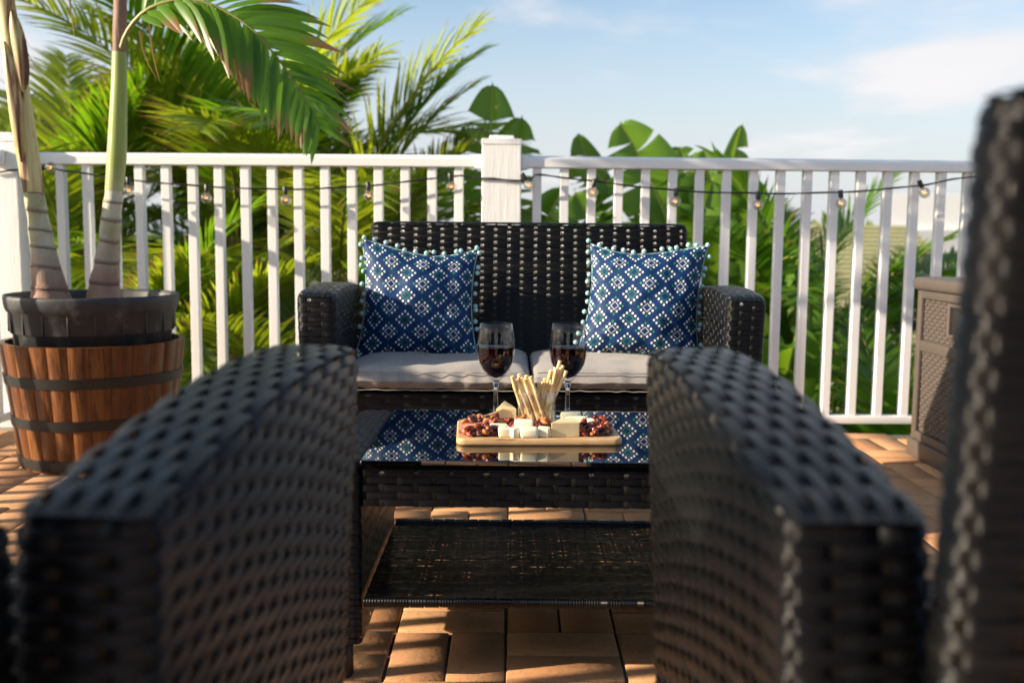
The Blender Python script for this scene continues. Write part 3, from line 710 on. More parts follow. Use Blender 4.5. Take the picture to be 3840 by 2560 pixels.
gm = MB(); gm.bbox((-0.338, -0.246, 0.3825), (0.338, 0.236, 0.3905), 0.0010, 1); gm.build('glass_top', M_tglass, tb, smooth=False)
sh = MB()
def PS(u, v):
    return np.stack([-0.336+u*0.672, -0.232+v*0.464, 0.148+0*u], -1), np.stack([0*u, 0*u, 1+0*u], -1)
weave(sh, PS, 26, 40, 0.0006, fill=1.06, dip=0.13, th=0.0003, seed=40, wfrac=0.24)
so_ = sh.build('shelf', M_wick, tb, attr='across'); stuff(so_)
eb = MB()      # wrapped front and rear edge of the shelf
rs = random.Random(8); x = -0.336
while x < 0.334:
    w = rs.choice([0.024, 0.026, 0.012, 0.025]); w = min(w, 0.336-x)
    for sy in (-1, 1):
        th = np.linspace(-0.3*PI, 1.3*PI, 9) if sy < 0 else np.linspace(-0.3*PI, 1.3*PI, 9)
        rr_ = 0.0085+rs.uniform(-.0006, .0012)
        ring = [(sy*(0.233+rr_*math.sin(t)*0.9), 0.1445+rr_*math.cos(t)) for t in th]
        P = np.array([[(xx, y, z) for y, z in ring] for xx in (x+0.0008, x+w-0.0008)]); eb.grid(P if sy < 0 else P[:, ::-1], 0, np.repeat(np.array([[-1.], [1.]]), 9, 1))
    x += w
for sy in (-1, 1): eb.tube([(-0.336, sy*0.233, 0.144), (0.336, sy*0.233, 0.144)], 0.0065, 8)
stuff(eb.build('shelf_edge', M_wick, tb, attr='across'))

# ------------------------------------------------------------------ armchairs
def armchair(label, loc, rz):
    """faces +y; origin on the floor midway between its arms, at the rear end of the arms"""
    r = thing('armchair', label, 'armchair', loc, rz, 'black wicker armchairs in the foreground')
    L = 0.515; f = armtop(L, 0.633, 0.579, 0.008)
    for sx in (-1, 1):
        wrapped('arm', r, 0.098, L, 0.10, f, loc=(sx*0.277, L/2, 0), leanx=sx*0.052, warp=0.034, row=0.0107, seed=50+sx, topamp=1.8, amp=0.0016, wout=-0.35, fill=0.985, dip=0.17, th=0.0005)
        for y in (0.03, L-0.03): wleg(r, sx*0.277, y, 0.102)
    wrapped('backrest', r, 0.545, 0.046, 0.20, 0.842, loc=(0, -0.026, 0), lean=-0.07, warp=0.036, row=0.0105, r=0.02, long='x', seed=60, amp=0.0016, wout=-0.35, fill=0.985, dip=0.17, th=0.0005)
    wrapped('seat_base', r, 0.450, 0.44, 0.25, 0.365, loc=(0, L-0.230, 0), warp=0.034, row=0.0115, r=0.012, long='x', seed=61)
    wrapped('lower_back', r, 0.452, 0.040, 0.12, 0.560, loc=(0, 0.030, 0), warp=0.034, row=0.0107, r=0.012, long='x', seed=66, top=False, amp=0.0016, wout=-0.35, fill=0.985, dip=0.17, th=0.0005)
    return r
armchair('black wicker armchair in the foreground beside the potted palm', (-0.580, 0.662, 0), math.radians(-6.2))
armchair('black wicker armchair in the foreground on the side of the bin', (0.530, 0.645, 0), math.radians(2.6))
# ------------------------------------------------------------------ wine glasses
def wine_glass(label, x, y):
    r = thing('wine_glass', label, 'wine glass', (x, y, 0.3908), 0, 'wine glasses on the table')
    out = [(0.0001, 0.0), (0.034, 0.0), (0.0345, 0.0012), (0.030, 0.0030), (0.012, 0.0062), (0.0062, 0.012), (0.0050, 0.024), (0.0043, 0.042), (0.0044, 0.058), (0.0058, 0.071), (0.0085, 0.0770),
           (0.016, 0.0850), (0.0265, 0.0985), (0.0340, 0.1130), (0.0376, 0.1290), (0.0383, 0.1420), (0.0372, 0.1600), (0.0350, 0.1780), (0.0330, 0.1925)]
    inn = [(0.0321, 0.1928), (0.0340, 0.1780), (0.0361, 0.1600), (0.0372, 0.1420), (0.0365, 0.1290), (0.0329, 0.1140), (0.0255, 0.1000), (0.0150, 0.0872), (0.0001, 0.0815)]
    m = MB(); m.lathe(out[10:]+inn, 48); m.build('bowl', M_thin, r)
    m = MB(); m.lathe(out[:11]+[(0.0001, 0.0775)], 40); m.build('stem', M_glass, r)
    zl = 0.1462
    w = [(0.0001, 0.0816), (0.0148, 0.0871), (0.0253, 0.0999), (0.0327, 0.1139), (0.0363, 0.1289), (0.03695, 0.1415), (0.03680, zl-0.0012), (0.03685, zl), (0.0358, zl-0.0006), (0.0001, zl-0.0009)]
    m = MB(); m.lathe(w, 48); m.build('wine', M_wine, r)
    return r
wine_glass('glass of red wine on the left, behind the cheese slices', -0.032, 2.000)
wine_glass('glass of red wine on the right, behind the breadsticks', 0.114, 2.003)

# ------------------------------------------------------------------ board and food
BZ = 0.3908; BT = BZ+0.0125; FY = 0.030
bd = MB(); pts, nor, cl = rrect(0.296, 0.190, 0.016, 6); pts = pts[:-1]
rows = []
for z, k in ((0.0, 0.003), (0.0016, 0.0006), (0.0035, 0), (0.0095, 0), (0.0113, 0.0007), (0.0125, 0.003)): rows.append(np.stack([pts[:, 0]*(1-k/0.146), pts[:, 1]*(1-k/0.1), np.full(len(pts), z)], -1))
P3 = np.array(rows); bd.grid(P3, 0, close_j=True); n = len(pts)
bd.add(np.vstack([P3[-1], P3[-1].mean(0)]), [(k, (k+1) % n, n) for k in range(n)]); bd.add(np.vstack([P3[0], P3[0].mean(0)]), [((k+1) % n, k, n) for k in range(n)])
board = bd.build('cheese_board', M_board); board.location = (0.047, 1.828, BZ); board.rotation_euler = (0, 0, math.radians(2.6)); sharp(board, 50)
tag(board, 'olive wood serving board full of cheese and nuts on the glass table', 'board')
km = MB(); th = np.linspace(0, 2*PI, 20, endpoint=False); km.add(np.vstack([np.stack([0.0085*np.cos(th), 0.0058*np.sin(th), 0*th], -1), [[0, 0, 0]]]), [(k, (k+1) % 20, 20) for k in range(20)])
kn = km.build('knot', M_choc, board); kn.location = (0.127, -0.062, 0.0128)

def cheese_block(name, label, c, size, rz, mat_=None, group=None, shear=0.0, bev=0.0028, tilt=(0, 0), seed=0):
    bm = bmesh.new(); bmesh.ops.create_cube(bm, size=1.0)
    for v in bm.verts: v.co = Vector((v.co.x*size[0]*(1+random.uniform(-.06, .06)), v.co.y*size[1]*(1+random.uniform(-.06, .06)), (v.co.z+0.5)*size[2]*(1+(random.uniform(-.07, .07) if v.co.z > 0 else 0))))
    bmesh.ops.bevel(bm, geom=list(bm.edges), offset=bev, segments=3, affect='EDGES', profile=0.5)
    for v in bm.verts: v.co += Vector((1, 1, 0.6))*0.0006*noise.noise(v.co*160+Vector((seed*3.1, 0, 0)))
    me = bpy.data.meshes.new(name); bm.to_mesh(me); bm.free(); me.materials.append(mat_ or M_ch1)
    for p in me.polygons: p.use_smooth = True
    o = bpy.data.objects.new(name, me); C.objects.link(o); o.location = (c[0], c[1]+FY, c[2]); o.rotation_euler = (tilt[0], tilt[1], rz); return tag(o, label, 'cheese', group)
G1 = 'white cheese cubes along the front of the board'
cheese_block('cheese_cube', 'smallish white cheese cube at the left end of the front row', (-0.0125, 1.722, BT), (0.0215, 0.021, 0.0165), 0.12, group=G1, seed=1)
cheese_block('cheese_cube', 'narrow white cheese cube turned edge-on, second in the front row', (0.0055, 1.7165, BT), (0.0160, 0.019, 0.0170), 0.55, group=G1, seed=2)
cheese_block('cheese_cube', 'largest white cheese cube in the middle of the front row', (0.0320, 1.716, BT), (0.0315, 0.022, 0.0185), 0.03, group=G1, seed=3, bev=0.0045)
cheese_block('cheese_cube', 'white cheese cube touching the yellow wedge', (0.0585, 1.722, BT), (0.0205, 0.021, 0.0175), -0.10, group=G1, seed=4)
cheese_block('cheese_cube', 'white cheese cube in the second row beside the cured ham', (-0.0225, 1.7470, BT), (0.030, 0.020, 0.0180), 0.08, group=G1, tilt=(0.0, 0.0), seed=5)
cheese_block('cheese_cube', 'white cheese cube lying on top of the row behind the largest cube', (0.0225, 1.7445, BT), (0.034, 0.022, 0.0255), -0.05, group=G1, seed=6)
def wedge(name, label, c, rz, L, W, H, m, group=None, slope=0.10, peak=1):
    bm = bmesh.new()
    pts = [(0, 0), (L, 0.12*W), (L*0.92, W), (L*0.45, W*0.95)]
    lo = [bm.verts.new((x, y, 0)) for x, y in pts]; hi = [bm.verts.new((x, y, H*(1-slope*(k != peak)*(1 if slope > 0.2 else (k == 1))))) for k, (x, y) in enumerate(pts)]
    bm.faces.new(lo[::-1]); bm.faces.new(hi)
    for k in range(4): bm.faces.new((lo[k], lo[(k+1) % 4], hi[(k+1) % 4], hi[k]))
    bmesh.ops.subdivide_edges(bm, edges=list(bm.edges), cuts=2, use_grid_fill=True)
    bmesh.ops.bevel(bm, geom=[e for e in bm.edges if e.calc_face_angle(0) > 0.4], offset=0.0014, segments=2, affect='EDGES')
    for v in bm.verts: v.co += Vector((0.4, 1, 0.5))*0.0011*noise.noise(v.co*120)
    me = bpy.data.meshes.new(name); bm.to_mesh(me); bm.free(); me.materials.append(m)
    o = bpy.data.objects.new(name, me); C.objects.link(o); o.location = (c[0], c[1]+FY, c[2]); o.rotation_euler = (0, 0, rz); sharp(o, 35); return tag(o, label, 'cheese', group)
wedge('cheese_wedge', 'pale yellow cheese wedge to the right of the white cubes', (0.0705, 1.7145, BT), 0.03, 0.052, 0.052, 0.0270, M_ch2)
wedge('cheese_slice', 'yellow cheese slice leaning by the left wine glass stem', (-0.058, 1.842, BT), 0.25, 0.046, 0.024, 0.028, M_ch2, slope=0.55, peak=1)
wedge('cheese_slice', 'thick yellow cheese slice standing left of the breadstick tumbler', (-0.030, 1.856, BT), 0.05, 0.040, 0.022, 0.040, M_ch2, slope=0.35, peak=3)
cheese_block('cheese_slab', 'white cheese slab at the back right of the board, topmost', (0.114, 1.850, BT), (0.040, 0.016, 0.024), -0.15, seed=7)
cheese_block('cheese_slab', 'long white cheese slab lying behind the yellow wedge', (0.123, 1.828, BT), (0.040, 0.018, 0.0175), -0.10, seed=8)
cheese_block('cheese_slab', 'short white cheese slab at the right end behind the wedge', (0.149, 1.822, BT), (0.022, 0.018, 0.0160), -0.35, seed=9)

# tumbler and breadsticks
tm_ = MB(); tm_.lathe([(0.0001, 0), (0.0345, 0), (0.0362, 0.0015), (0.0368, 0.006), (0.0372, 0.062), (0.0366, 0.0632), (0.0357, 0.0625), (0.0352, 0.008), (0.0330, 0.0062), (0.0001, 0.0060)], 48)
tum = tm_.build('tumbler', M_tumb); tum.location = (0.0490, 1.885, BT+0.0002)
tag(tum, 'clear straight glass tumbler holding breadsticks at the back of the board', 'tumbler')
rs = random.Random(21)
sticks = []
for k in range(20):      # fan leaning left, feet to the right, in front
    f = k/19; sticks.append(((0.024-0.046*f+rs.uniform(-.004, .004), -0.018+rs.uniform(0, .016)), (-0.012-0.032*f+rs.uniform(-.005, .005), rs.uniform(-.026, .008)), 0.088+rs.uniform(-.010, .008)))
for k in range(20):      # bunch leaning right, behind
    f = k/19; sticks.append(((-0.010+0.030*f+rs.uniform(-.004, .004), rs.uniform(.002, .022)), (0.004+0.046*f+rs.uniform(-.004, .004), rs.uniform(-.008, .024)), 0.080+0.030*f+rs.uniform(-.010, .010)))
for k, (b, t, h) in enumerate(sticks):
    m = MB(); n = 9; wob = rs.uniform(0, 6)
    bz = 0.0075; P = []
    for i in range(n):
        f = i/(n-1); P.append((b[0]+(t[0]-b[0])*f+0.0012*math.sin(f*4+wob), b[1]+(t[1]-b[1])*f+0.0010*math.cos(f*5+wob), bz+(h-bz)*f))
    rad = [0.0036*(1+0.12*math.sin(i*2.1+wob)) for i in range(n)]; m.tube(P, rad, 7, flat=0.86)
    o = m.build('breadstick', M_stick); o.location = (0.0490, 1.885, BT+0.0002)
    if k < 20: tag(o, 'thin golden breadstick leaning left in the tumbler', 'breadstick', 'breadsticks leaning left')
    else: tag(o, 'thin golden breadstick leaning right in the tumbler', 'breadstick', 'breadsticks leaning right')

# small food: dried cranberries, almonds, chocolate drops
def blob(name, m, scale, wr, sub=2, pinch=0.0, flatb=False):
    bm = bmesh.new(); bmesh.ops.create_icosphere(bm, subdivisions=sub, radius=1.0)
    for v in bm.verts:
        c = v.co.copy(); k = 1+wr*noise.noise(c*2.3+Vector((hash(name) % 7, 0, 0)))
        v.co = Vector((c.x*scale[0]*k, c.y*scale[1]*k*(1-pinch*c.x), c.z*scale[2]*k))
        if flatb and v.co.z < -0.25*scale[2]: v.co.z = -0.25*scale[2]
    me = bpy.data.meshes.new(name); bm.to_mesh(me); bm.free(); me.materials.append(m)
    for p in me.polygons: p.use_smooth = True
    return me
ME = dict(dried_cranberry=[blob('dried_cranberry', M_cran, s, 0.95, 3) for s in ((0.0066, 0.0046, 0.0036), (0.0056, 0.0050, 0.0034), (0.0074, 0.0042, 0.0040))],
          almond=[blob('almond', M_nut, (0.0088, 0.0055, 0.0040), 0.10, 2, 0.28), blob('almond', M_nut, (0.0080, 0.0060, 0.0043), 0.12, 2, 0.30)],
          chocolate_drop=[blob('chocolate_drop', M_choc, (0.0066, 0.0066, 0.0038), 0.05, 2, 0, True)])
def heap(where, gname, cx, cy, rx, ry, counts, hz, seed, avoid=()):
    r = random.Random(seed); items = []
    for k, nct in counts.items(): items += [k]*nct
    r.shuffle(items); placed = []
    for it in items:
        for _try in range(40):
            a = r.uniform(0, 2*PI); q = math.sqrt(r.random()); x = cx+rx*q*math.cos(a); y = cy+ry*q*math.sin(a)
            if all((x-p[0])**2+(y-p[1])**2 > 0.0070**2 for p in placed) or _try > 24: break
        base = 0.0042; under = [p for p in placed if (x-p[0])**2+(y-p[1])**2 < 0.0080**2]
        z = base if not under else min(base+hz, max(p[2] for p in under)+0.0052)
        placed.append((x, y, z))
        me = r.choice(ME[it]); o = bpy.data.objects.new(it, me); C.objects.link(o)
        o.location = (x, y+FY, BT+z); t = 0.15 if not under else 0.8
        o.rotation_euler = (r.uniform(-t, t), r.uniform(-t, t), r.uniform(0, 6.28)); s = r.uniform(0.95, 1.28); o.scale = (s, s, s)
        kind = {'dried_cranberry': ('wrinkled dark red dried cranberry', 'cranberry'), 'almond': ('glossy brown almond', 'almond'), 'chocolate_drop': ('round dark chocolate drop', 'chocolate')}[it]
        tag(o, kind[0]+' '+where, kind[1], gname+' '+kind[1])
heap('in the heap at the back left of the board', 'back left', -0.050, 1.812, 0.038, 0.026, dict(dried_cranberry=24, almond=20, chocolate_drop=9), 0.013, 1)
heap('in the heap at the front left corner of the board', 'front left', -0.056, 1.727, 0.029, 0.013, dict(dried_cranberry=20, almond=5, chocolate_drop=8), 0.011, 2)
heap('behind the white cheese cubes in front of the tumbler', 'middle', 0.034, 1.800, 0.042, 0.026, dict(dried_cranberry=20, almond=26, chocolate_drop=6), 0.018, 3)
heap('in the heap right of the yellow wedge', 'front right', 0.142, 1.754, 0.035, 0.030, dict(dried_cranberry=26, almond=13, chocolate_drop=14), 0.012, 4)
heap('at the far right end of the board', 'far right', 0.168, 1.806, 0.014, 0.022, dict(dried_cranberry=12, almond=3, chocolate_drop=2), 0.012, 5)
def ham(label, cx, cy, lx, ly, seed, m, rz, h=0.014):
    mb = MB(); ni, nj = 36, 16; P = np.zeros((ni, nj, 3))
    for i in range(ni):
        for j in range(nj):
            x = (i/(ni-1)-.5)*lx; y = (j/(nj-1)-.5)*ly
            z = 0.0012 + h*0.5*(1+math.sin(j/(nj-1)*PI*3+seed+x*30))*(0.35+0.65*i/(ni-1)) + 0.0018*noise.noise(Vector((x*60, y*60, seed)))
            P[i, j] = (x + 0.003*math.sin(j*1.3+seed), y, max(0.0008, z))
    mb.grid(P); Q = P.copy(); Q[:, :, 2] = np.maximum(0.0002, Q[:, :, 2]-0.0010); mb.grid(Q[:, ::-1])
    o = mb.build('ham_slice' if m is M_ham else 'salami_slice', m); o.location = (cx, cy+FY, BT+0.0003); o.rotation_euler = (0, 0, rz); return tag(o, label, 'meat')
ham('folded pink cured ham slice on the left side of the board', -0.062, 1.772, 0.064, 0.034, 0.4, M_ham, 0.20, 0.016)
ham('second pink cured ham slice curling over the left front heap', -0.068, 1.748, 0.050, 0.018, 1.9, M_ham, 0.05, 0.011)
ham('dark red salami slice tucked behind the right heap', 0.134, 1.786, 0.044, 0.028, 2.2, M_sal, -0.1, 0.018)
ham('pale salami slice lying at the right edge of the board', 0.176, 1.768, 0.018, 0.030, 0.9, M_sal, -0.2, 0.004)

# ------------------------------------------------------------------ barrel planter, pot and palm
BX, BY = -1.393, 3.305
bar = thing('barrel_planter', 'half barrel planter of stained brown staves with black iron hoops', 'planter', (BX, BY, 0))
NS = 28
def brad(z): return 0.240+0.047*(z/0.405)
sm_ = MB(); w = 2*PI/NS*0.497
zs = np.linspace(0.0, 0.405, 7)
P = np.array([[[(brad(z)-d)*math.cos(a), (brad(z)-d)*math.sin(a), z] for a in (-w, -w*.93, 0, w*.93, w) for d in ((0.0022,) if abs(a) == w else (0.0,))] for z in zs])
sm_.grid(P); Pi = P.copy(); Pi[:, :, :2] *= ((brad(zs)-0.018)/brad(zs))[:, None, None]; sm_.grid(Pi[:, ::-1])
top = np.stack([P[-1], Pi[-1]]); sm_.grid(top)
st0 = sm_.build('stave', M_stave, bar)
for k in range(NS):
    o = st0 if k == 0 else copy_mesh(st0, bar); o.rotation_euler = (0, 0, 2*PI*k/NS); r_ = 1+random.uniform(-.004, .004); o.scale = (r_, r_, 1)
bs = MB(); bs.lathe([(0.0001, 0.02), (0.235, 0.02)], 32); bs.build('base_disc', M_stave, bar)
for z, h in ((0.006, 0.036), (0.138, 0.034), (0.273, 0.034)):
    hm = MB(); hm.lathe([(brad(z)+0.0015, z), (brad(z)+0.0042, z+0.001), (brad(z+h)+0.0042, z+h-0.001), (brad(z+h)+0.0015, z+h)], 64); sharp(hm.build('hoop', M_hoop, bar), 30)
pot = thing('nursery_pot', 'large dusty black plastic nursery pot sitting inside the barrel', 'pot', (BX+0.0, BY, 0.0215))
pt = MB(); zr = 0.535
prof = [(0.0001, 0.0), (0.205, 0.0), (0.212, 0.01), (0.246, zr-0.125), (0.2505, zr-0.122), (0.253, zr-0.118), (0.258, zr-0.055), (0.262, zr-0.052), (0.2685, zr-0.036), (0.2715, zr-0.010), (0.269, zr), (0.262, zr-0.001), (0.257, zr-0.012), (0.252, zr-0.06), (0.247, zr-0.10)]
pt.lathe(prof, 72); po = pt.build('wall', M_pot, pot)
for a in np.linspace(0, 2*PI, 20, endpoint=False):
    lm = MB(); lm.bbox((0.2500, -0.0025, zr-0.119), (0.2585, 0.0025, zr-0.054), 0.0012, 1)
    o = lm.build('rib', M_pot, pot); o.rotation_euler = (0, 0, a+0.1); sharp(o, 40)
sl = MB(); th = np.linspace(0, 2*PI, 40, endpoint=False); rr_ = np.linspace(0.001, 0.2475, 14)
sl.grid(np.array([[(r*math.cos(t), r*math.sin(t), zr-0.075+0.012*noise.noise(Vector((r*math.cos(t)*14, r*math.sin(t)*14, 0)))) for t in th] for r in rr_])[::-1], close_j=True)
sl.build('soil', M_soil, pot)

def smooth_path(pts, n):
    pts = np.asarray(pts, float); t = np.linspace(0, 1, len(pts)); q = np.linspace(0, 1, n)
    out = np.zeros((n, pts.shape[1]))
    # Catmull-Rom
    for k, u in enumerate(q):
        f = u*(len(pts)-1); i = min(int(f), len(pts)-2); x = f-i
        p0 = pts[max(i-1, 0)]; p1 = pts[i]; p2 = pts[i+1]; p3 = pts[min(i+2, len(pts)-1)]
        out[k] = 0.5*((2*p1)+(-p0+p2)*x+(2*p0-5*p1+4*p2-p3)*x*x+(-p0+3*p1-3*p2+p3)*x**3)
    return out

def frond_mesh(name, rach, nleaf, llen, lw, leafm, fwd=0.75, up=0.25, droop=0.35, start=0.16, seed=0, fold=0.0, segs=4, rr0=0.010, tipscale=0.35, stalkm=None, ref=(0, 0, 1.0)):
    """rach: (n,3) rachis path in local space (z up). Leaflets in two ranks, bending with gravity."""
    r = random.Random(seed); mb = MB(); rach = np.asarray(rach, float); n = len(rach)
    mb.tube(rach, np.linspace(rr0, rr0*0.22, n), 6, mi=1)
    d = np.linalg.norm(np.diff(rach, axis=0), axis=1); cl = np.concatenate([[0], np.cumsum(d)]); L = cl[-1]
    T = np.gradient(rach, axis=0); T /= np.linalg.norm(T, axis=1)[:, None]
    for k in range(nleaf):
        f = start+(1-start)*(k+0.5)/nleaf
        for sd in (-1, 1):
            ff = min(0.995, f+r.uniform(-.3, .3)/nleaf)
            p = np.array([np.interp(ff*L, cl, rach[:, c]) for c in range(3)]); t = np.array([np.interp(ff*L, cl, T[:, c]) for c in range(3)]); t /= np.linalg.norm(t)
            side = np.cross(t, ref); ns = np.linalg.norm(side)
            side = side/ns if ns > 0.15 else np.array([0, 1.0, 0]); nrm = np.cross(side, t)
            g = (f-start)/(1-start)
            prof = (0.45+0.55*min(1, g/0.22)) * (1-(1-tipscale)*max(0, (g-0.45)/0.55)**1.4)
            ln = llen*prof*r.uniform(0.88, 1.08); w = lw*(0.6+0.4*prof)*r.uniform(0.85, 1.1)
            dr = t*(fwd+0.55*g**2) + side*sd + nrm*(up+r.uniform(-.16, .16)); dr /= np.linalg.norm(dr)
            wd = np.cross(dr, nrm); wd /= np.linalg.norm(wd)+1e-9
            tw = r.uniform(-.5, .5); nn = np.cross(wd, dr); wd = wd*math.cos(tw)+nn*math.sin(tw)
            pos = p.copy(); dd = dr.copy(); pts = []; dro = droop*r.uniform(0.6, 1.4)
            wp = [0.45, 1.0, 0.86, 0.55, 0.05] if segs == 4 else [0.4, 0.85, 1.0, 0.95, 0.75, 0.45, 0.04]
            for i in range(segs+1):
                ww = w*wp[i]*0.5
                pts.append((pos-wd*ww, pos+nn*fold*ww, pos+wd*ww))
                pos = pos+dd*ln/segs; dd = dd+np.array([0, 0, -1.0])*dro/segs*1.6; dd /= np.linalg.norm(dd)
            mb.grid(np.array(pts), 0, np.repeat(np.linspace(0, 1, segs+1)[:, None], 3, 1))
    return mb.build(name, [leafm, stalkm or M_rach], None, attr='along')

def arch(L, e0, e1, n=14, sx=0.0):
    """rachis in the xz plane: elevation e0 -> e1 (degrees)"""
    p = np.zeros((n, 3)); 
    for i in range(1, n):
        f = (i-.5)/(n-1); e = math.radians(e0+(e1-e0)*f**1.35); s = L/(n-1)
        p[i] = p[i-1]+np.array([math.cos(e)*s, sx*s*f, math.sin(e)*s])
    return p

pal = thing('potted_palm', 'two stemmed potted palm with ringed trunks in the black pot', 'palm', (BX, BY, 0.48))
def trunk(pts, rad, rings, seed):
    m = MB(); pts = smooth_path(pts, 90); q = np.linspace(0, 1, 90); rd = np.interp(q, np.linspace(0, 1, len(rad)), rad)
    ph = q*rings; fr = ph % 1.0
    rd = rd*(1+0.05*np.exp(-(np.minimum(fr, 1-fr)/0.09)**2)+0.012*np.sin(q*37+seed))
    n = 20; th = np.linspace(0, 2*PI, n, endpoint=False)
    P = pts[:, None]+rd[:, None, None]*np.stack([np.cos(th), np.sin(th), 0*th], -1)[None]
    P += 0.0035*np.array([[noise.noise_vector(Vector(p)*18) for p in row] for row in P])
    tl = np.zeros((n,)); tlt = 0.10*np.sin(th+seed)[None, :]
    m.grid(P, 0, np.clip(ph[:, None]+tlt, 0.0, None), close_j=True); return m
L0 = np.array([BX, BY, 0.48])
t1 = np.array([(-1.512, 3.28, 0.44), (-1.524, 3.28, 0.56), (-1.542, 3.285, 0.68), (-1.556, 3.29, 0.78), (-1.572, 3.295, 0.885)])-L0
t2 = np.array([(-1.375, 3.34, 0.44), (-1.366, 3.335, 0.58), (-1.347, 3.33, 0.70), (-1.330, 3.325, 0.82), (-1.318, 3.32, 0.90)])-L0
trunk(t1, [0.086, 0.058, 0.040, 0.034, 0.031], 7, 1).build('trunk', M_trunk, pal, attr='along')
trunk(t2, [0.080, 0.049, 0.036, 0.031, 0.028], 7, 2).build('trunk', M_trunk, pal, attr='along')
def shaftpart(name, pts, rad, m):
    b = MB(); pts = smooth_path(np.array(pts)-L0, 40); b.tube(pts, np.interp(np.linspace(0, 1, 40), np.linspace(0, 1, len(rad)), rad), 18); return b.build(name, m, pal)
shaftpart('crownshaft', [(-1.318, 3.32, 0.895), (-1.305, 3.32, 1.02), (-1.296, 3.32, 1.15), (-1.290, 3.32, 1.25), (-1.287, 3.32, 1.34)], [0.029, 0.031, 0.028, 0.025, 0.022], M_shaft)
shaftpart('dry_stem_top', [(-1.288, 3.323, 1.30), (-1.284, 3.325, 1.42), (-1.278, 3.325, 1.55), (-1.272, 3.325, 1.75)], [0.0215, 0.022, 0.020, 0.018], M_trunk)
shaftpart('crownshaft', [(-1.572, 3.297, 0.88), (-1.590, 3.30, 1.02), (-1.606, 3.30, 1.16), (-1.622, 3.30, 1.33), (-1.640, 3.30, 1.50), (-1.655, 3.30, 1.70)], [0.031, 0.036, 0.036, 0.032, 0.027, 0.022], M_sheath)
# peeling dry sheath strips
for k, (a0, ln_, off) in enumerate(((1.36, 0.40, -0.008), (1.46, 0.26, 0.030))):
    b = MB(); n = 20; P = []
    for i in range(n):
        f = i/(n-1); z = a0-ln_*f*0.95 if k == 0 else a0-ln_*f; x = -1.618+(1.33-z)*0.105+off+0.008*math.sin(f*3)
        w_ = 0.020*(1-abs(2*f-1)**3)+0.003
        P.append([(x-w_, 3.262-0.006*math.sin(f*2.2), z), (x, 3.252-0.010*math.sin(f*3), z), (x+w_, 3.264, z)])
    b.grid(np.array(P)-L0); b.build('dry_sheath', M_sheath, pal)
# the long frond that arches to the right, plus the crown above the frame
main = smooth_path(np.array([(-1.285, 3.315, 1.33), (-1.252, 3.30, 1.40), (-1.178, 3.27, 1.462), (-1.081, 3.25, 1.490), (-0.998, 3.24, 1.486), (-0.916, 3.23, 1.455), (-0.834, 3.22, 1.402), (-0.752, 3.21, 1.315), (-0.670, 3.20, 1.200), (-0.612, 3.19, 1.095)])-L0, 26)
fm_ = frond_mesh('frond', main, 30, 0.28, 0.037, M_leafP, fwd=0.85, up=0.10, droop=0.38, start=0.16, ref=(0.05, -0.85, 0.45), seed=5, segs=6, rr0=0.009, tipscale=0.45, fold=0.25); fm_.parent = pal
for k, (az, e0, e1, L_) in enumerate(((70, 62, -15, 0.95), (150, 66, 5, 0.9), (215, 55, -30, 0.8), (285, 70, 0, 0.85), (340, 72, -10, 0.95))):
    o = frond_mesh('frond', arch(L_, e0, e1), 24, 0.27, 0.042, M_leafP, fwd=0.6, up=0.0, droop=0.5, start=0.2, seed=20+k, segs=4, rr0=0.008)
    o.parent = pal; o.location = Vector((-1.274, 3.325, 1.72))-Vector(L0); o.rotation_euler = (0, 0, math.radians(az))
for k, (az, e0, e1, L_) in enumerate(((20, 70, -20, 0.9), (100, 60, -10, 0.9), (190, 60, -25, 0.9), (260, 70, 0, 0.8))):
    o = frond_mesh('frond', arch(L_, e0, e1), 24, 0.27, 0.042, M_leafP, fwd=0.6, up=0.0, droop=0.5, start=0.2, seed=40+k, segs=4, rr0=0.008)
    o.parent = pal; o.location = Vector((-1.656, 3.30, 1.68))-Vector(L0); o.rotation_euler = (0, 0, math.radians(az))
# hanging dry wisps at the top
for k, (x, z, l, sw) in enumerate(((-1.60, 1.50, 0.16, 0.05), (-1.585, 1.42, 0.15, 0.06), (-1.42, 1.52, 0.14, 0.01), (-1.20, 1.40, 0.15, 0.05), (-1.17, 1.44, 0.20, 0.03))):
    b = MB(); n = 8; P = [[(x+sw*(i/7)**2-0.004*(1-i/7), 3.27, z-l*i/7), (x+sw*(i/7)**2+0.004*(1-i/7), 3.272, z-l*i/7)] for i in range(n)]
    b.grid(np.array(P)-L0, 0, np.ones((n, 2))); b.build('dry_leaflet', M_leafD, pal, attr='along')

# ------------------------------------------------------------------ string lights
sl_ = thing('string_lights', 'string of clear globe bulbs on black cable strung along the railing', 'string lights', (0, 3.80, 0))
cab = [(-1.99, 0.978), (-1.937, 0.987), (-1.80, 0.999), (-1.772, 0.998), (-1.625, 0.978), (-1.461, 0.957), (-1.166, 0.935), (-0.862, 0.928), (-0.558, 0.944), (-0.229, 0.983), (-0.196, 0.985), (-0.119, 0.976), (0.034, 0.969), (0.075, 0.982), (0.099, 0.991), (0.313, 0.968), (0.626, 0.937), (0.939, 0.929), (1.251, 0.936), (1.545, 0.963), (1.757, 0.999), (2.1, 1.01)]
def cy(x): return 0.048 if x > 0.06 or x < -0.16 else 0.036
cp = smooth_path([(x, cy(x)+(0.004 if abs(x) < 5 else 0), z) for x, z in cab], 160)
m = MB(); m.tube(cp, 0.0032, 6); m.build('cable', M_cable, sl_)
m2 = cp.copy(); m2[:, 2] += 0.0028*np.sin(np.arange(160)*0.9); m2[:, 1] -= 0.003; m = MB(); m.tube(m2, 0.0026, 6); m.build('cable', M_cable, sl_)
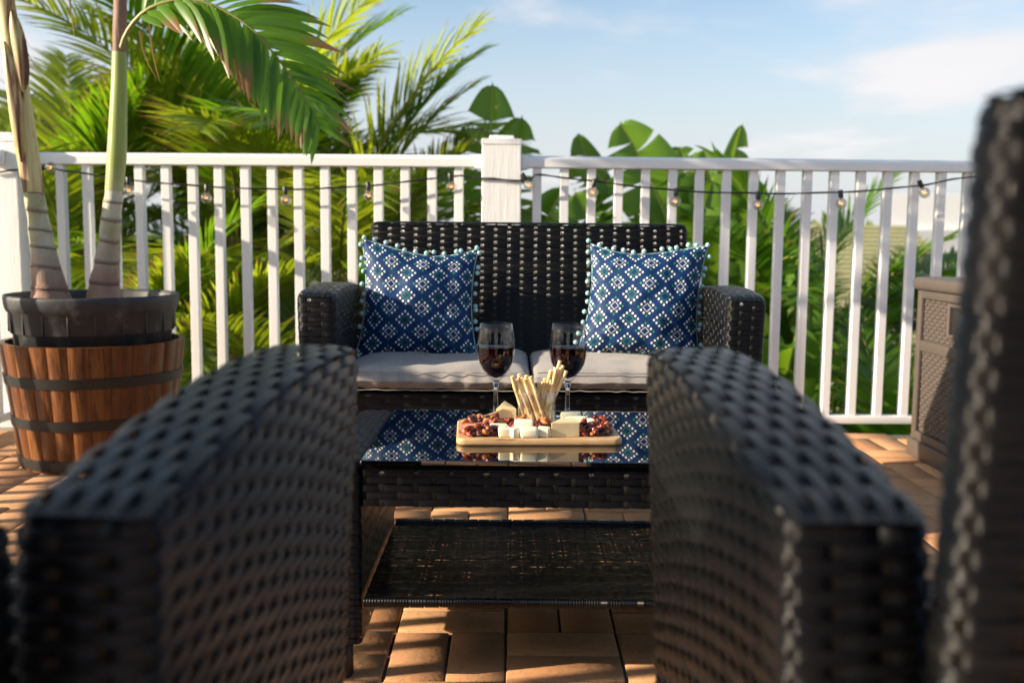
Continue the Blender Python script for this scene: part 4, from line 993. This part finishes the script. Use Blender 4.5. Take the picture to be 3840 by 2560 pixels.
bulbs = [(-1.762, 1.001, 95), (-1.468, 0.916, 0), (-1.172, 0.891, -4), (-0.868, 0.886, 3), (-0.551, 0.905, 3), (-0.237, 0.942, 5), (0.059, 0.950, 32), (0.302, 0.926, -8), (0.619, 0.893, -3), (0.935, 0.883, 2), (1.253, 0.892, 7), (1.568, 0.936, 28)]
gl = MB(); R_ = 0.0205; ang = np.linspace(PI, 0.42, 18)
pr_ = [(max(1e-4, R_*math.sin(a)), R_*math.cos(a)) for a in ang]+[(0.0078, R_*0.98), (0.0074, R_*1.12)]
pin_ = [(max(1e-4, r-0.0007), z+0.0007*(1 if z < 0 else -0.6)) for r, z in pr_][::-1]
gl.lathe(pr_+pin_, 24)
kt = MB(); kt.lathe([(0.0076, 0.0215), (0.0084, 0.0225), (0.0092, 0.028), (0.0092, 0.050), (0.0078, 0.0525), (0.0001, 0.0525)], 14)
bf_ = MB()
ww = [(-0.005, 0, 0.016), (-0.006, 0, 0.004), (-0.0045, 0, -0.004), (-0.002, 0, 0.002), (0.0, 0.001, -0.003), (0.002, 0, 0.002), (0.0045, 0, -0.004), (0.006, 0, 0.004), (0.005, 0, 0.016)]
bf_.tube(smooth_path([(a*.8, b_, c_*.8) for a, b_, c_ in ww], 26), 0.0007, 5); stm = MB(); stm.tube([(0, 0, 0.021), (0, 0, 0.012)], [0.004, 0.0022], 8)
g0 = k0 = f0 = s0 = None
for i, (x, z, tilt) in enumerate(bulbs):
    if i == 0:
        k0 = kt.build('socket', M_cap, sl_); g0 = gl.build('bulb', M_bulb, sl_); f0 = bf_.build('filament', M_fil, g0); s0 = stm.build('bulb_stem', M_brass, g0); ko, go = k0, g0
    else:
        ko = copy_mesh(k0, sl_); go = copy_mesh(g0, sl_); copy_mesh(f0, go); copy_mesh(s0, go)
    for o in (ko, go): o.location = (x, cy(x)-0.012, z); o.rotation_euler = (0, math.radians(tilt)*-1, 0)

# ------------------------------------------------------------------ litter bin
bn = thing('litter_bin', 'taupe resin litter bin with wicker texture panels by the railing', 'bin', (1.420, 3.212, 0))
# local frame: front face is the plane x = 0 facing -x, y -0.275..0.275
W2 = 0.275; D = 0.42; Hh = 0.585
def frame_front(mb, y0, y1, z0, z1, x, t):   # rectangular ring of thickness t
    pass
m = MB(); m.bbox((0.014, -W2+.004, 0.045), (D, W2-.004, Hh), 0.006, 2); sharp(m.build('body', M_bin, bn), 25)
m = MB(); m.bbox((-0.010, -W2-.010, 0.0), (D+.006, W2+.010, 0.062), 0.006, 2); sharp(m.build('plinth', M_bin, bn), 25)
for nm, lo, hi in (('stile', (0, -W2, 0.0625), (0.0138, -W2+0.035, Hh-.001)), ('stile', (0, W2-0.035, 0.0625), (0.0138, W2, Hh-.001)),
                   ('rail', (0.0005, -W2+0.0355, 0.0625), (0.0138, W2-0.0355, 0.092)), ('rail', (0.0005, -W2+0.0355, 0.375), (0.0138, W2-0.0355, 0.412)), ('rail', (0.0005, -W2+0.0355, Hh-0.028), (0.0138, W2-0.0355, Hh-0.001))):
    m = MB(); m.bbox(lo, hi, 0.003, 2); sharp(m.build(nm, M_bin, bn), 25)
m = MB(); m.bbox((-0.018, -W2-.014, Hh+0.0005), (D+.014, W2+.014, Hh+0.045), 0.016, 4); sharp(m.build('lid', M_bin, bn), 25)
for z0, z1 in ((0.094, 0.373), (0.414, Hh-0.030)):
    mb = MB(); nr = int((z1-z0)/0.0125); ny = 11
    for j in range(nr):
        for k in range(-1, ny+1):
            y = -W2+0.037+(k+(0.5 if j % 2 else 0))*(2*W2-0.074)/ny; wl = (2*W2-0.074)/ny
            a, b = max(y+0.0035, -W2+0.037), min(y+wl-0.0035, W2-0.037)
            if b-a < 0.006: continue
            if z0 > 0.4 and not (b < -0.130 or a > 0.040): 
                if z0+j*0.0125 > 0.44: continue
            zc = z0+(j+.5)*(z1-z0)/nr; h_ = (z1-z0)/nr*0.43
            ys = np.linspace(a, b, 5); xs = 0.0132-0.005*np.sin(np.linspace(0.12, 0.88, 5)*PI)
            mb.grid(np.array([[(xx+0.0035, yy, zc-h_), (xx, yy, zc-h_*0.5), (xx, yy, zc+h_*0.5), (xx+0.0035, yy, zc+h_)] for xx, yy in zip(xs, ys)])[::-1])
    stuff(mb.build('weave_panel', M_bin, bn))
m = MB()
for lo, hi in (((0.001, -0.082, 0.440), (0.0135, -0.066, 0.553)), ((0.001, 0.066, 0.440), (0.0135, 0.082, 0.553)), ((0.0012, -0.0655, 0.440), (0.0135, 0.0655, 0.452)), ((0.0012, -0.0655, 0.541), (0.0135, 0.0655, 0.553))): m.bbox(lo, hi, 0.002, 1)
so2 = sharp(m.build('slot_frame', M_bin, bn), 25); so2.location = (0, -0.045, 0)
m = MB(); m.box((0.0125, -0.0655, 0.4525), (0.0136, 0.0655, 0.5405)); so3 = m.build('slot_shade', M_opening_shade, bn); so3.location = (0, -0.045, 0)  # flat dark sheet painted as the shade inside the opening

# ================================================================== GARDEN BEYOND THE RAILING
def variants(prefix, leafm, L, nl, ll, lw, specs, seed, **k):
    return [frond_mesh('frond', arch(L*s[2], s[0], s[1], sx=s[3]), nl, ll, lw, leafm, seed=seed+i, **k) for i, s in enumerate(specs)]
SPEC = [(82, 35, 1.0, 0.05), (74, 5, 1.05, -0.06), (62, -25, 1.05, 0.05), (46, -45, 1.0, -0.05), (25, -65, 0.95, 0.06), (68, 30, 0.9, 0.0)]
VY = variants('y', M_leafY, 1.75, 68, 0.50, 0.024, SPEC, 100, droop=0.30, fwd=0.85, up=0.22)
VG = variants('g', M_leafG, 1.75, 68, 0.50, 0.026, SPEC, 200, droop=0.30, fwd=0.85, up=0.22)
VS = variants('s', M_leafY, 1.05, 34, 0.34, 0.026, SPEC, 300, droop=0.5, fwd=0.8, up=0.25, rr0=0.008)
used = set()
def garden_palm(label, x, y, z, fr, scale=1.0, seed=0, stems=1, group='palms beyond the railing', trunkr=0.07):
    """fr: list of (variants, index, azimuth deg, scale)"""
    r = thing('palm_tree', label, 'palm tree', (x, y, -3.0), 0, group)
    rs = random.Random(seed)
    tb_ = MB(); hh = z+3.0; n = 24
    path = smooth_path([(0.10, 0.05, -0.05), (0.06, 0, hh*0.3), (0.02, 0, hh*0.7), (0, 0, hh)], n)
    rad = np.interp(np.linspace(0, 1, n), [0, 0.1, 0.9, 1], [trunkr*1.5, trunkr, trunkr*0.85, trunkr*0.6])*(1+0.05*np.sin(np.arange(n)*2.2))
    tb_.tube(path, rad, 10); tb_.build('trunk', M_stem, r)
    for V, i, az, s in fr:
        o = V[i]
        if o.name in used: o = copy_mesh(o, r)
        else: used.add(o.name); o.parent = r
        o.location = (rs.uniform(-.03, .03), rs.uniform(-.03, .03), hh-rs.uniform(0, .10)); o.rotation_euler = (rs.uniform(-.10, .10), rs.uniform(-.08, .08), math.radians(az)); o.scale = (s*scale,)*3
    return r
def crown(V, n, seed, lo=0.85, hi=1.1, idx=None):
    r = random.Random(seed); out = []
    for k in range(n):
        i = idx[k % len(idx)] if idx else k % len(V)
        out.append((V, i, 137.5*k+r.uniform(-20, 20), r.uniform(lo, hi)))
    return out
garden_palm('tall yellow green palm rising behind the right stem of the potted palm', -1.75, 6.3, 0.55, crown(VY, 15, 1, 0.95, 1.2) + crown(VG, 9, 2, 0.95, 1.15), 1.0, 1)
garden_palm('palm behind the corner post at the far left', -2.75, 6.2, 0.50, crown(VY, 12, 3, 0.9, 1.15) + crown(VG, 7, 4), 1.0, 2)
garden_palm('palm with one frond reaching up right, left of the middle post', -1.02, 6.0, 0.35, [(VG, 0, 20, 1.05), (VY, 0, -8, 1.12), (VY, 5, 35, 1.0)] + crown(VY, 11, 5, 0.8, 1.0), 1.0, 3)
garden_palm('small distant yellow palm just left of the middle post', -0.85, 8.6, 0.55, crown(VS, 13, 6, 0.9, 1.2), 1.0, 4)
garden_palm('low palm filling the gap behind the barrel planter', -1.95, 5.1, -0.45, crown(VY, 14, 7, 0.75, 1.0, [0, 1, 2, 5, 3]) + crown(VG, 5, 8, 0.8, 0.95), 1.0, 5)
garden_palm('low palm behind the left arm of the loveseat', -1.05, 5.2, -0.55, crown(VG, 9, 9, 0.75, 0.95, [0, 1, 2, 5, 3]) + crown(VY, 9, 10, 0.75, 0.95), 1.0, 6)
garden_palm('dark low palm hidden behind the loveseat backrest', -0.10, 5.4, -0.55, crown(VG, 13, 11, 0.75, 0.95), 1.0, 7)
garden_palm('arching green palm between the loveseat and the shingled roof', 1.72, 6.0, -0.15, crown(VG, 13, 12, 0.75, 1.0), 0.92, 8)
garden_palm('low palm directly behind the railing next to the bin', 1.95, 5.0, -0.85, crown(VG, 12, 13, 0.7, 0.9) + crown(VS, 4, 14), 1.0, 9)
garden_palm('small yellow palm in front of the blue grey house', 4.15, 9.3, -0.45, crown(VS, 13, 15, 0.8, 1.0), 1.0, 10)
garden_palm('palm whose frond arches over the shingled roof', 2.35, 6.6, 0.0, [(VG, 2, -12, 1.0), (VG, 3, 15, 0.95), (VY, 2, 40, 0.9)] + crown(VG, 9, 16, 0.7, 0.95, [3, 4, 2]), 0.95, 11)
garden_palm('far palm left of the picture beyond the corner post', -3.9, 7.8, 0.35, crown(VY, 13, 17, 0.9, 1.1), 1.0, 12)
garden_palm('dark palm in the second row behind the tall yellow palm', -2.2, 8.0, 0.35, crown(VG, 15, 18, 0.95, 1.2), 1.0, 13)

# dry hanging frond low on the left
dry = frond_mesh('dry_frond', arch(1.0, 25, -50), 30, 0.36, 0.034, M_leafD, droop=0.9, fwd=0.7, up=-0.2, seed=77)
dr_ = thing('fallen_frond', 'dry tan palm frond hanging outside the railing behind the left armchair', 'palm frond', (-1.62, 4.35, -0.02), math.radians(8)); dry.parent = dr_
dr_b = MB(); dr_b.tube([(0, 0, 0), (-0.05, 0.05, -0.5), (-0.08, 0.06, -1.4), (-0.10, 0.06, -2.99)], [0.012, 0.016, 0.022, 0.03], 7); dr_b.build('stalk', M_stem, dr_)

# banana-like broad leaves (bird of paradise clumps)
def broad_leaf(base, tipv, bend, W, face, seed, tear=0.5, petiole=0.0):
    """leaf from base to tip (local), blade width W, face: direction the upper side looks at."""
    r = random.Random(seed); base = np.array(base, float); tip = np.array(tipv, float); mid = (base+tip)/2+np.array(bend, float)
    n = 36; q = np.linspace(0, 1, n)[:, None]; path = (1-q)**2*base+2*q*(1-q)*mid+q**2*tip
    L = np.linalg.norm(np.diff(path, axis=0), axis=1).sum(); T = np.gradient(path, axis=0); T /= np.linalg.norm(T, axis=1)[:, None]
    face = np.array(face, float); mb = MB(); mb.tube(path, np.linspace(0.012, 0.003, n), 6, mi=1)
    S = np.cross(T, face); S /= np.linalg.norm(S, axis=1)[:, None]; N = np.cross(S, T)
    for sd in (-1, 1):
        i = 1
        while i < n-1:
            k = r.choice([1, 2, 2, 3, 3, 4]) if tear > 0.9 else r.choice([2, 3, 4, 5, 7, 9]) if r.random() < tear else r.choice([6, 9, 12]); j = min(n-1, i+k); j = n-1 if j > int(n*0.82) else j
            lift = r.uniform(-0.10, 0.55); sweep = r.uniform(0.18, 0.5); cols = 6; P = []
            gapc = (0.75 if tear > 0.9 else 0.6)*(L/n)
            for t in range(i, j+1):
                f = t/(n-1); wdt = W/2*max(0.02, math.sin(PI*min(1, 0.06+0.94*f)**0.85)**0.62)*(1 if f < 0.97 else 0.7)
                row = []
                for c in range(cols):
                    v = c/(cols-1)
                    shr = (gapc*v*1.6 if t == i else (-gapc*v*1.6 if t == j else 0))*(1 if tear > 0.1 else 0)
                    p = path[t]+S[t]*sd*wdt*v*math.cos(lift*v)+N[t]*wdt*(0.22*math.sin(v*PI)*0.8+math.sin(lift)*v*v*0.6)+T[t]*(sweep*wdt*v*v+shr)+np.array([0, 0, -0.25*wdt*v*v*v])
                    row.append(p)
                P.append(row)
            if len(P) > 1:
                at_ = np.repeat((np.arange(i, j+1)/(n-1))[:, None], cols, 1) + sd*np.linspace(0, -0.06, cols)[None, :]*sd
                mb.grid(np.array(P) if sd > 0 else np.array(P)[:, ::-1], 0, at_ if sd > 0 else at_[:, ::-1])
            i = j
    if petiole: 
        d = -T[0]; pp = smooth_path([base, base+d*petiole*0.4+np.array([0, 0, -petiole*0.2]), np.array([base[0]*0.4, base[1]*0.4, base[2]-petiole])], 10); mb.tube(pp, 0.013, 7, mi=1)
    return mb.build('leaf', [M_leafB, M_midrib], attr='along')
def more_leaves(n, x0, x1, z0, z1, y, seed):
    r = random.Random(seed); out = []
    for k in range(n):
        bx_ = r.uniform(x0, x1); tz = r.uniform(z0, z1); ln = r.uniform(0.45, 0.8); lean = r.uniform(-0.35, 0.35); yy = y+r.uniform(-.2, .35)
        out.append(((bx_-lean*0.5, yy+0.1, tz-ln), (bx_+lean*0.5, yy, tz), (r.uniform(-.08, .08), 0, 0.05), r.uniform(0.18, 0.36), (r.uniform(-.6, .3), -1, r.uniform(0.0, .6)), r.choice([0.6, 0.95, 0.98])))
    return out
def broad_plant(label, x, y, leaves, seed):
    r = thing('broadleaf_plant', label, 'plant', (x, y, -3.0), 0, 'broad leaved plants beyond the railing')
    for k in range(3):
        m = MB(); a = k*2.1; m.tube(smooth_path([(0.14*math.cos(a), 0.14*math.sin(a), -0.05), (0.08*math.cos(a), 0.08*math.sin(a), 1.4), (0.10*math.cos(a), 0.1*math.sin(a), 2.6)], 12), np.linspace(0.06, 0.03, 12), 9); m.build('stalk', M_stem, r)
    for k, (b, t, bend, W, face, tear) in enumerate(leaves):
        b = Vector(b)-Vector((x, y, -3)); t = Vector(t)-Vector((x, y, -3))
        o = broad_leaf(b, t, bend, W, face, seed*31+k, tear, petiole=max(0.2, b.z-2.3)); o.parent = r
    return r
broad_plant('torn banana leaf plant rising just behind the middle post', -0.12, 6.0,
    [((-0.20, 6.0, 0.75), (-0.13, 6.02, 1.66), (0.03, 0.0, 0), 0.42, (-0.2, -1, 0.1), 0.93),
     ((-0.08, 6.1, 0.55), (0.05, 6.1, 1.48), (-0.05, 0, 0.0), 0.44, (-0.1, -1, 0.2), 0.95),
     ((-0.25, 5.9, 0.8), (-0.42, 5.8, 1.22), (0.05, 0, 0.05), 0.44, (-0.1, -1, 0.3), 0.95),
     ((0.02, 6.0, 0.3), (0.30, 5.9, 1.05), (-0.05, 0, 0.05), 0.46, (0.1, -1, 0.3), 0.9),
     ((-0.1, 5.8, 0.2), (-0.25, 5.6, 0.82), (0.0, 0, 0.1), 0.45, (0, -1, 0.4), 0.97)] + more_leaves(6, -0.5, 0.25, 0.55, 1.15, 6.2, 3), 1)
broad_plant('broad leaved plant with rounded leaves behind the right half of the loveseat', 0.75, 6.0,
    [((0.95, 6.0, 0.8), (0.62, 5.95, 1.43), (0.02, 0, 0.02), 0.46, (-0.2, -1, 0.1), 0.30),
     ((0.62, 6.1, 1.02), (0.385, 6.05, 1.37), (-0.06, 0, -0.05), 0.22, (-0.1, -1, 0.9), 0.0),
     ((0.80, 6.1, 0.55), (1.02, 6.2, 1.32), (0.0, 0, 0.05), 0.40, (0.1, -1, 0.2), 0.95),
     ((0.70, 5.9, 0.25), (0.35, 5.8, 1.02), (0.0, 0, 0.05), 0.46, (-0.2, -1, 0.3), 0.95),
     ((0.85, 5.9, 0.2), (1.15, 5.8, 1.1), (0.05, 0, 0.05), 0.5, (0.1, -1, 0.3), 0.97),
     ((0.75, 5.8, 0.0), (0.60, 5.6, 0.85), (0.0, 0, 0.1), 0.5, (0, -1, 0.3), 0.9),
     ((0.90, 5.8, -0.1), (1.2, 5.6, 0.9), (0.05, 0, 0.1), 0.46, (0.1, -1, 0.4), 0.9)] + more_leaves(9, 0.35, 1.15, 0.6, 1.28, 6.35, 5), 2)
broad_plant('broad leaved plant with tall pointed leaf right of the loveseat', 1.30, 6.1,
    [((1.22, 6.1, 0.55), (1.375, 6.1, 1.45), (-0.02, 0, 0.0), 0.26, (0.3, -1, 0.1), 0.8),
     ((1.15, 6.1, 0.9), (1.00, 6.1, 1.30), (0.02, 0, 0.02), 0.30, (-0.2, -1, 0.2), 0.98),
     ((1.20, 6.0, 0.8), (1.12, 5.95, 1.28), (0, 0, 0.02), 0.40, (-0.1, -1, 0.2), 0.9),
     ((1.30, 6.0, 0.3), (1.42, 5.9, 1.12), (0.0, 0, 0.05), 0.42, (0.2, -1, 0.3), 0.95),
     ((1.30, 5.9, 0.1), (1.55, 5.7, 0.78), (0.05, 0, 0.15), 0.40, (0.2, -1, 0.4), 0.97),
     ((1.25, 5.8, 0.0), (1.18, 5.6, 0.85), (0, 0, 0.1), 0.46, (0, -1, 0.3), 0.9),
     ((1.42, 5.7, 0.55), (1.62, 5.5, -0.1), (0.22, -0.05, 0.7), 0.30, (0.1, -0.8, 0.9), 0.98)] + more_leaves(8, 1.0, 1.55, 0.4, 1.22, 6.3, 8), 3)
broad_plant('low broad leaved plant peeking out beside the right arm of the loveseat', 1.35, 5.0,
    [((1.30, 5.0, -0.2), (1.15, 4.8, 0.42), (0.0, -0.05, 0.1), 0.30, (0, -1, 0.4), 0.9),
     ((1.32, 5.0, -0.3), (1.36, 4.75, 0.30), (0.05, -0.05, 0.30), 0.28, (0.1, -1, 0.9), 0.6),
     ((1.35, 5.0, -0.4), (1.52, 4.8, 0.30), (0.05, -0.05, 0.30), 0.28, (0.2, -1, 0.9), 0.6),
     ((1.30, 5.0, -0.6), (1.22, 4.7, 0.0), (0.0, -0.05, 0.30), 0.28, (0.0, -1, 0.9), 0.4)], 4)

# leafy shrubs that close the view under the palms
def shrub(label, x, y, z1, rx, ry, nleaf, seed, leafm=None, lsz=0.085):
    r = thing('shrub', label, 'shrub', (x, y, -3.0), 0, 'shrubs beyond the railing'); rs = np.random.RandomState(seed)
    H = z1+3.0; m = MB()
    for k in range(7):
        a = k*0.9; m.tube(smooth_path([(0.05*math.cos(a), 0.05*math.sin(a), -0.05), (rx*0.3*math.cos(a), ry*0.3*math.sin(a), H*0.45), (rx*0.6*math.cos(a), ry*0.6*math.sin(a), H*0.85)], 8), np.linspace(0.035, 0.008, 8), 6)
    m.build('stem', M_stem, r)
    n = nleaf; q = rs.normal(size=(n, 3)); q /= np.linalg.norm(q, axis=1)[:, None]; rad = rs.uniform(0.45, 1.0, n)**0.6
    bumps = np.array([1+0.30*noise.noise(Vector(v)*2.2+Vector((seed, 0, 0))) for v in q])
    c = q*(rad*bumps)[:, None]*np.array([rx, ry, H*0.40])+np.array([0, 0, H*0.58])
    d = q+rs.normal(size=(n, 3))*0.6; d[:, 2] += 0.2; d /= np.linalg.norm(d, axis=1)[:, None]
    w = np.cross(d, rs.normal(size=(n, 3))); w /= np.linalg.norm(w, axis=1)[:, None]; sz = lsz*rs.uniform(0.6, 1.4, n)[:, None]
    V = np.stack([c, c+d*sz*0.45+w*sz*0.26, c+d*sz*1.1, c+d*sz*0.45-w*sz*0.26], 1)
    m = MB(); m.add(V.reshape(-1, 3), np.arange(n*4).reshape(n, 4)); m.build('foliage', leafm or M_leafS, r, smooth=False)
    return r
shrub('round leafy shrub low behind the barrel planter', -2.3, 7.0, 0.1, 1.3, 0.9, 5000, 1)
shrub('leafy shrub low behind the loveseat', -0.55, 7.2, 0.35, 1.1, 0.9, 5000, 2)
shrub('leafy shrub low behind the broad leaved plants', 0.75, 7.4, 0.55, 1.1, 0.9, 5000, 3)
shrub('dark leafy shrub low to the left of the bin', 1.75, 7.3, 0.20, 0.95, 0.8, 4500, 4)
shrub('fine leaved bush top showing above the broad leaves', 1.72, 8.6, 0.95, 0.55, 0.6, 3500, 5, lsz=0.07)
shrub('low shrub at the foot of the railing near the bin', 1.6, 4.75, -0.75, 0.9, 0.5, 4000, 6)
shrub('low shrub at the foot of the railing behind the loveseat', -0.2, 4.8, -0.8, 1.2, 0.5, 4000, 7)
shrub('low shrub at the foot of the railing behind the left armchair', -1.7, 4.9, -0.85, 1.1, 0.5, 4000, 8)
shrub('large shrub far behind the potted palm', -3.4, 9.5, 0.75, 1.8, 1.0, 5000, 10)
shrub('large shrub far behind the middle of the left railing', -1.5, 9.6, 0.75, 1.5, 1.0, 5000, 11)
shrub('round bush in front of the white house, left of the shingled roof', 5.6, 17.0, 0.95, 1.2, 1.2, 4000, 9, M_leafY, 0.2)

# a far belt of trees that reads as one mass
tb_ = MB(); rs_ = np.random.RandomState(5); n = 60000
x = rs_.uniform(-170, 170, n); yb = 95+rs_.uniform(0, 25, n); h = np.array([0.0+2.6+1.8*noise.noise(Vector((a*0.045, 0, 0)))+1.0*noise.noise(Vector((a*0.21, 3, 0))) for a in x])
z = -3+rs_.uniform(0, 1, n)**0.6*(h)
d = rs_.normal(size=(n, 3)); d /= np.linalg.norm(d, axis=1)[:, None]; w = np.cross(d, rs_.normal(size=(n, 3))); w /= np.linalg.norm(w, axis=1)[:, None]
c = np.stack([x, yb, z], -1); s_ = rs_.uniform(0.4, 1.1, n)[:, None]
V = np.stack([c, c+d*s_*.5+w*s_*.4, c+d*s_, c+d*s_*.5-w*s_*.4], 1); tb_.add(V.reshape(-1, 3), np.arange(n*4).reshape(n, 4))
o = tb_.build('distant_treeline', M_leafS, smooth=False); stuff(o); tag(o, 'distant belt of dark green trees along the horizon', 'trees')

# ------------------------------------------------------------------ far houses
def hpart(name, parent, boxes, m, bev=0.01):
    b = MB()
    for lo, hi in boxes: b.bbox(lo, hi, bev, 1)
    return sharp(b.build(name, m, parent), 25)
wh = thing('white_house', 'distant white house with roof terrace and picket balustrade at the right', 'house', (14.3, 38, -3.0))
hpart('wall', wh, [((0, 0, 0), (3.0, 6, 3.95)), ((3.0, 1.2, 0), (7.5, 6, 3.6))], M_hwhite)
hpart('parapet', wh, [((-0.15, -0.3, 4.15), (2.95, 0.1, 5.45))], M_hwhite)
hpart('terrace_floor', wh, [((-0.9, -0.5, 3.96), (3.1, 6, 4.14)), ((3.12, -0.3, 4.10), (7.6, 6, 4.45))], M_hwhite)
hpart('fascia', wh, [((3.05, -0.35, 3.70), (7.6, -0.1, 4.09))], M_hcream)
bp = hpart('baluster', wh, [((0, 0, 4.46), (0.07, 0.05, 5.15))], M_hwhite, 0.004); bp.location = (3.15, -0.2, 0)
for k in range(1, 26): copy_mesh(bp, wh, (3.15+k*0.17, -0.2, 0))
hpart('handrail', wh, [((3.1, -0.24, 5.151), (7.6, -0.10, 5.24))], M_hwhite)
hpart('awning', wh, [((4.5, -0.6, 3.36), (7.4, 0.9, 3.66))], M_orange, 0.03)
for k in range(3):
    wn = hpart('window', wh, [((3.5+k*1.3, 1.14, 2.1), (4.3+k*1.3, 1.19, 3.1))], M_hwhite); hpart('pane', wn, [((3.57+k*1.3, 1.11, 2.17), (4.23+k*1.3, 1.135, 3.03))], M_pane, 0.004)
def gable(name, label, loc, W, D_, hw, hr, mw, mr, course=0, ov=0.25, rz=0.0):
    r = thing(name, label, 'house', loc, rz)
    b = MB(); v = [(-W/2, 0, 0), (W/2, 0, 0), (W/2, 0, hw), (0, 0, hr), (-W/2, 0, hw), (-W/2, D_, 0), (W/2, D_, 0), (W/2, D_, hw), (0, D_, hr), (-W/2, D_, hw)]
    b.add(v[:], [(0, 1, 6, 5), (1, 2, 7, 6), (5, 9, 4, 0)]); b.add(v, [(0, 1, 2), (0, 2, 4), (4, 2, 3), (5, 7, 6), (5, 9, 7), (9, 8, 7)]); b.build('wall', mw, r, smooth=False)
    sl_len = math.hypot(W/2, hr-hw); a = math.atan2(hr-hw, W/2)
    for sx in (-1, 1):
        m = MB(); e = sl_len+ov
        R = np.array([[sx*math.cos(a), 0, sx*math.sin(a)*0+0], [0, 1, 0], [0, 0, 1]])
        n_ = max(1, course)
        for k in range(n_):
            s0, s1 = e*k/n_, e*(k+1)/n_+0.02
            P = []
            for s, t in ((s0, 0.05+0.0), (s1, 0.05+0.025*(course > 0)), (s1, 0.01), (s0, 0.0)):
                P.append((sx*(s*math.cos(a)+t*math.sin(a)), hr-s*math.sin(a)+t*math.cos(a)))
            Q = np.array([[(px, yy, pz) for px, pz in P] for yy in (-ov, D_+ov)]); m.grid(Q, 0, close_j=True)
            for q in Q: m.add(q, [(0, 1, 2, 3)])
        ro = m.build('roof', mr, r, smooth=False)
    return r
bh = gable('blue_house', 'blue grey gabled house with white eaves behind the bin', (13.5, 27, -3.0), 4.6, 7, 2.9, 4.0, M_hblue, M_roof, 14)
for sx in (-1, 1):
    a_ = math.atan2(1.1, 2.3); m = MB(); c_, s_2 = math.cos(a_), math.sin(a_)
    m.bbox((0, -0.32, -0.22), (2.75, -0.27, 0.02), 0.01, 1, R=[[sx*c_, 0, sx*s_2], [0, 1, 0], [-s_2, 0, c_]], o=(0, 0, 4.0)); m.build('bargeboard', M_hwhite, bh, smooth=False)
wn = hpart('window', bh, [((-0.45, -0.05, 1.4), (0.45, 0.0, 2.4))], M_hwhite); hpart('pane', wn, [((-0.38, -0.08, 1.47), (0.38, -0.055, 2.33))], M_pane, 0.004)
shh = gable('shingled_house', 'low house with olive shingled roof seen through the railing left of the bin', (4.9, 15.2, -3.0), 6.0, 3.3, 2.4, 3.92, M_hcream, M_shing, 26, 0.2, math.radians(90))
shh.location = (5.75, 15.0, -3.0)
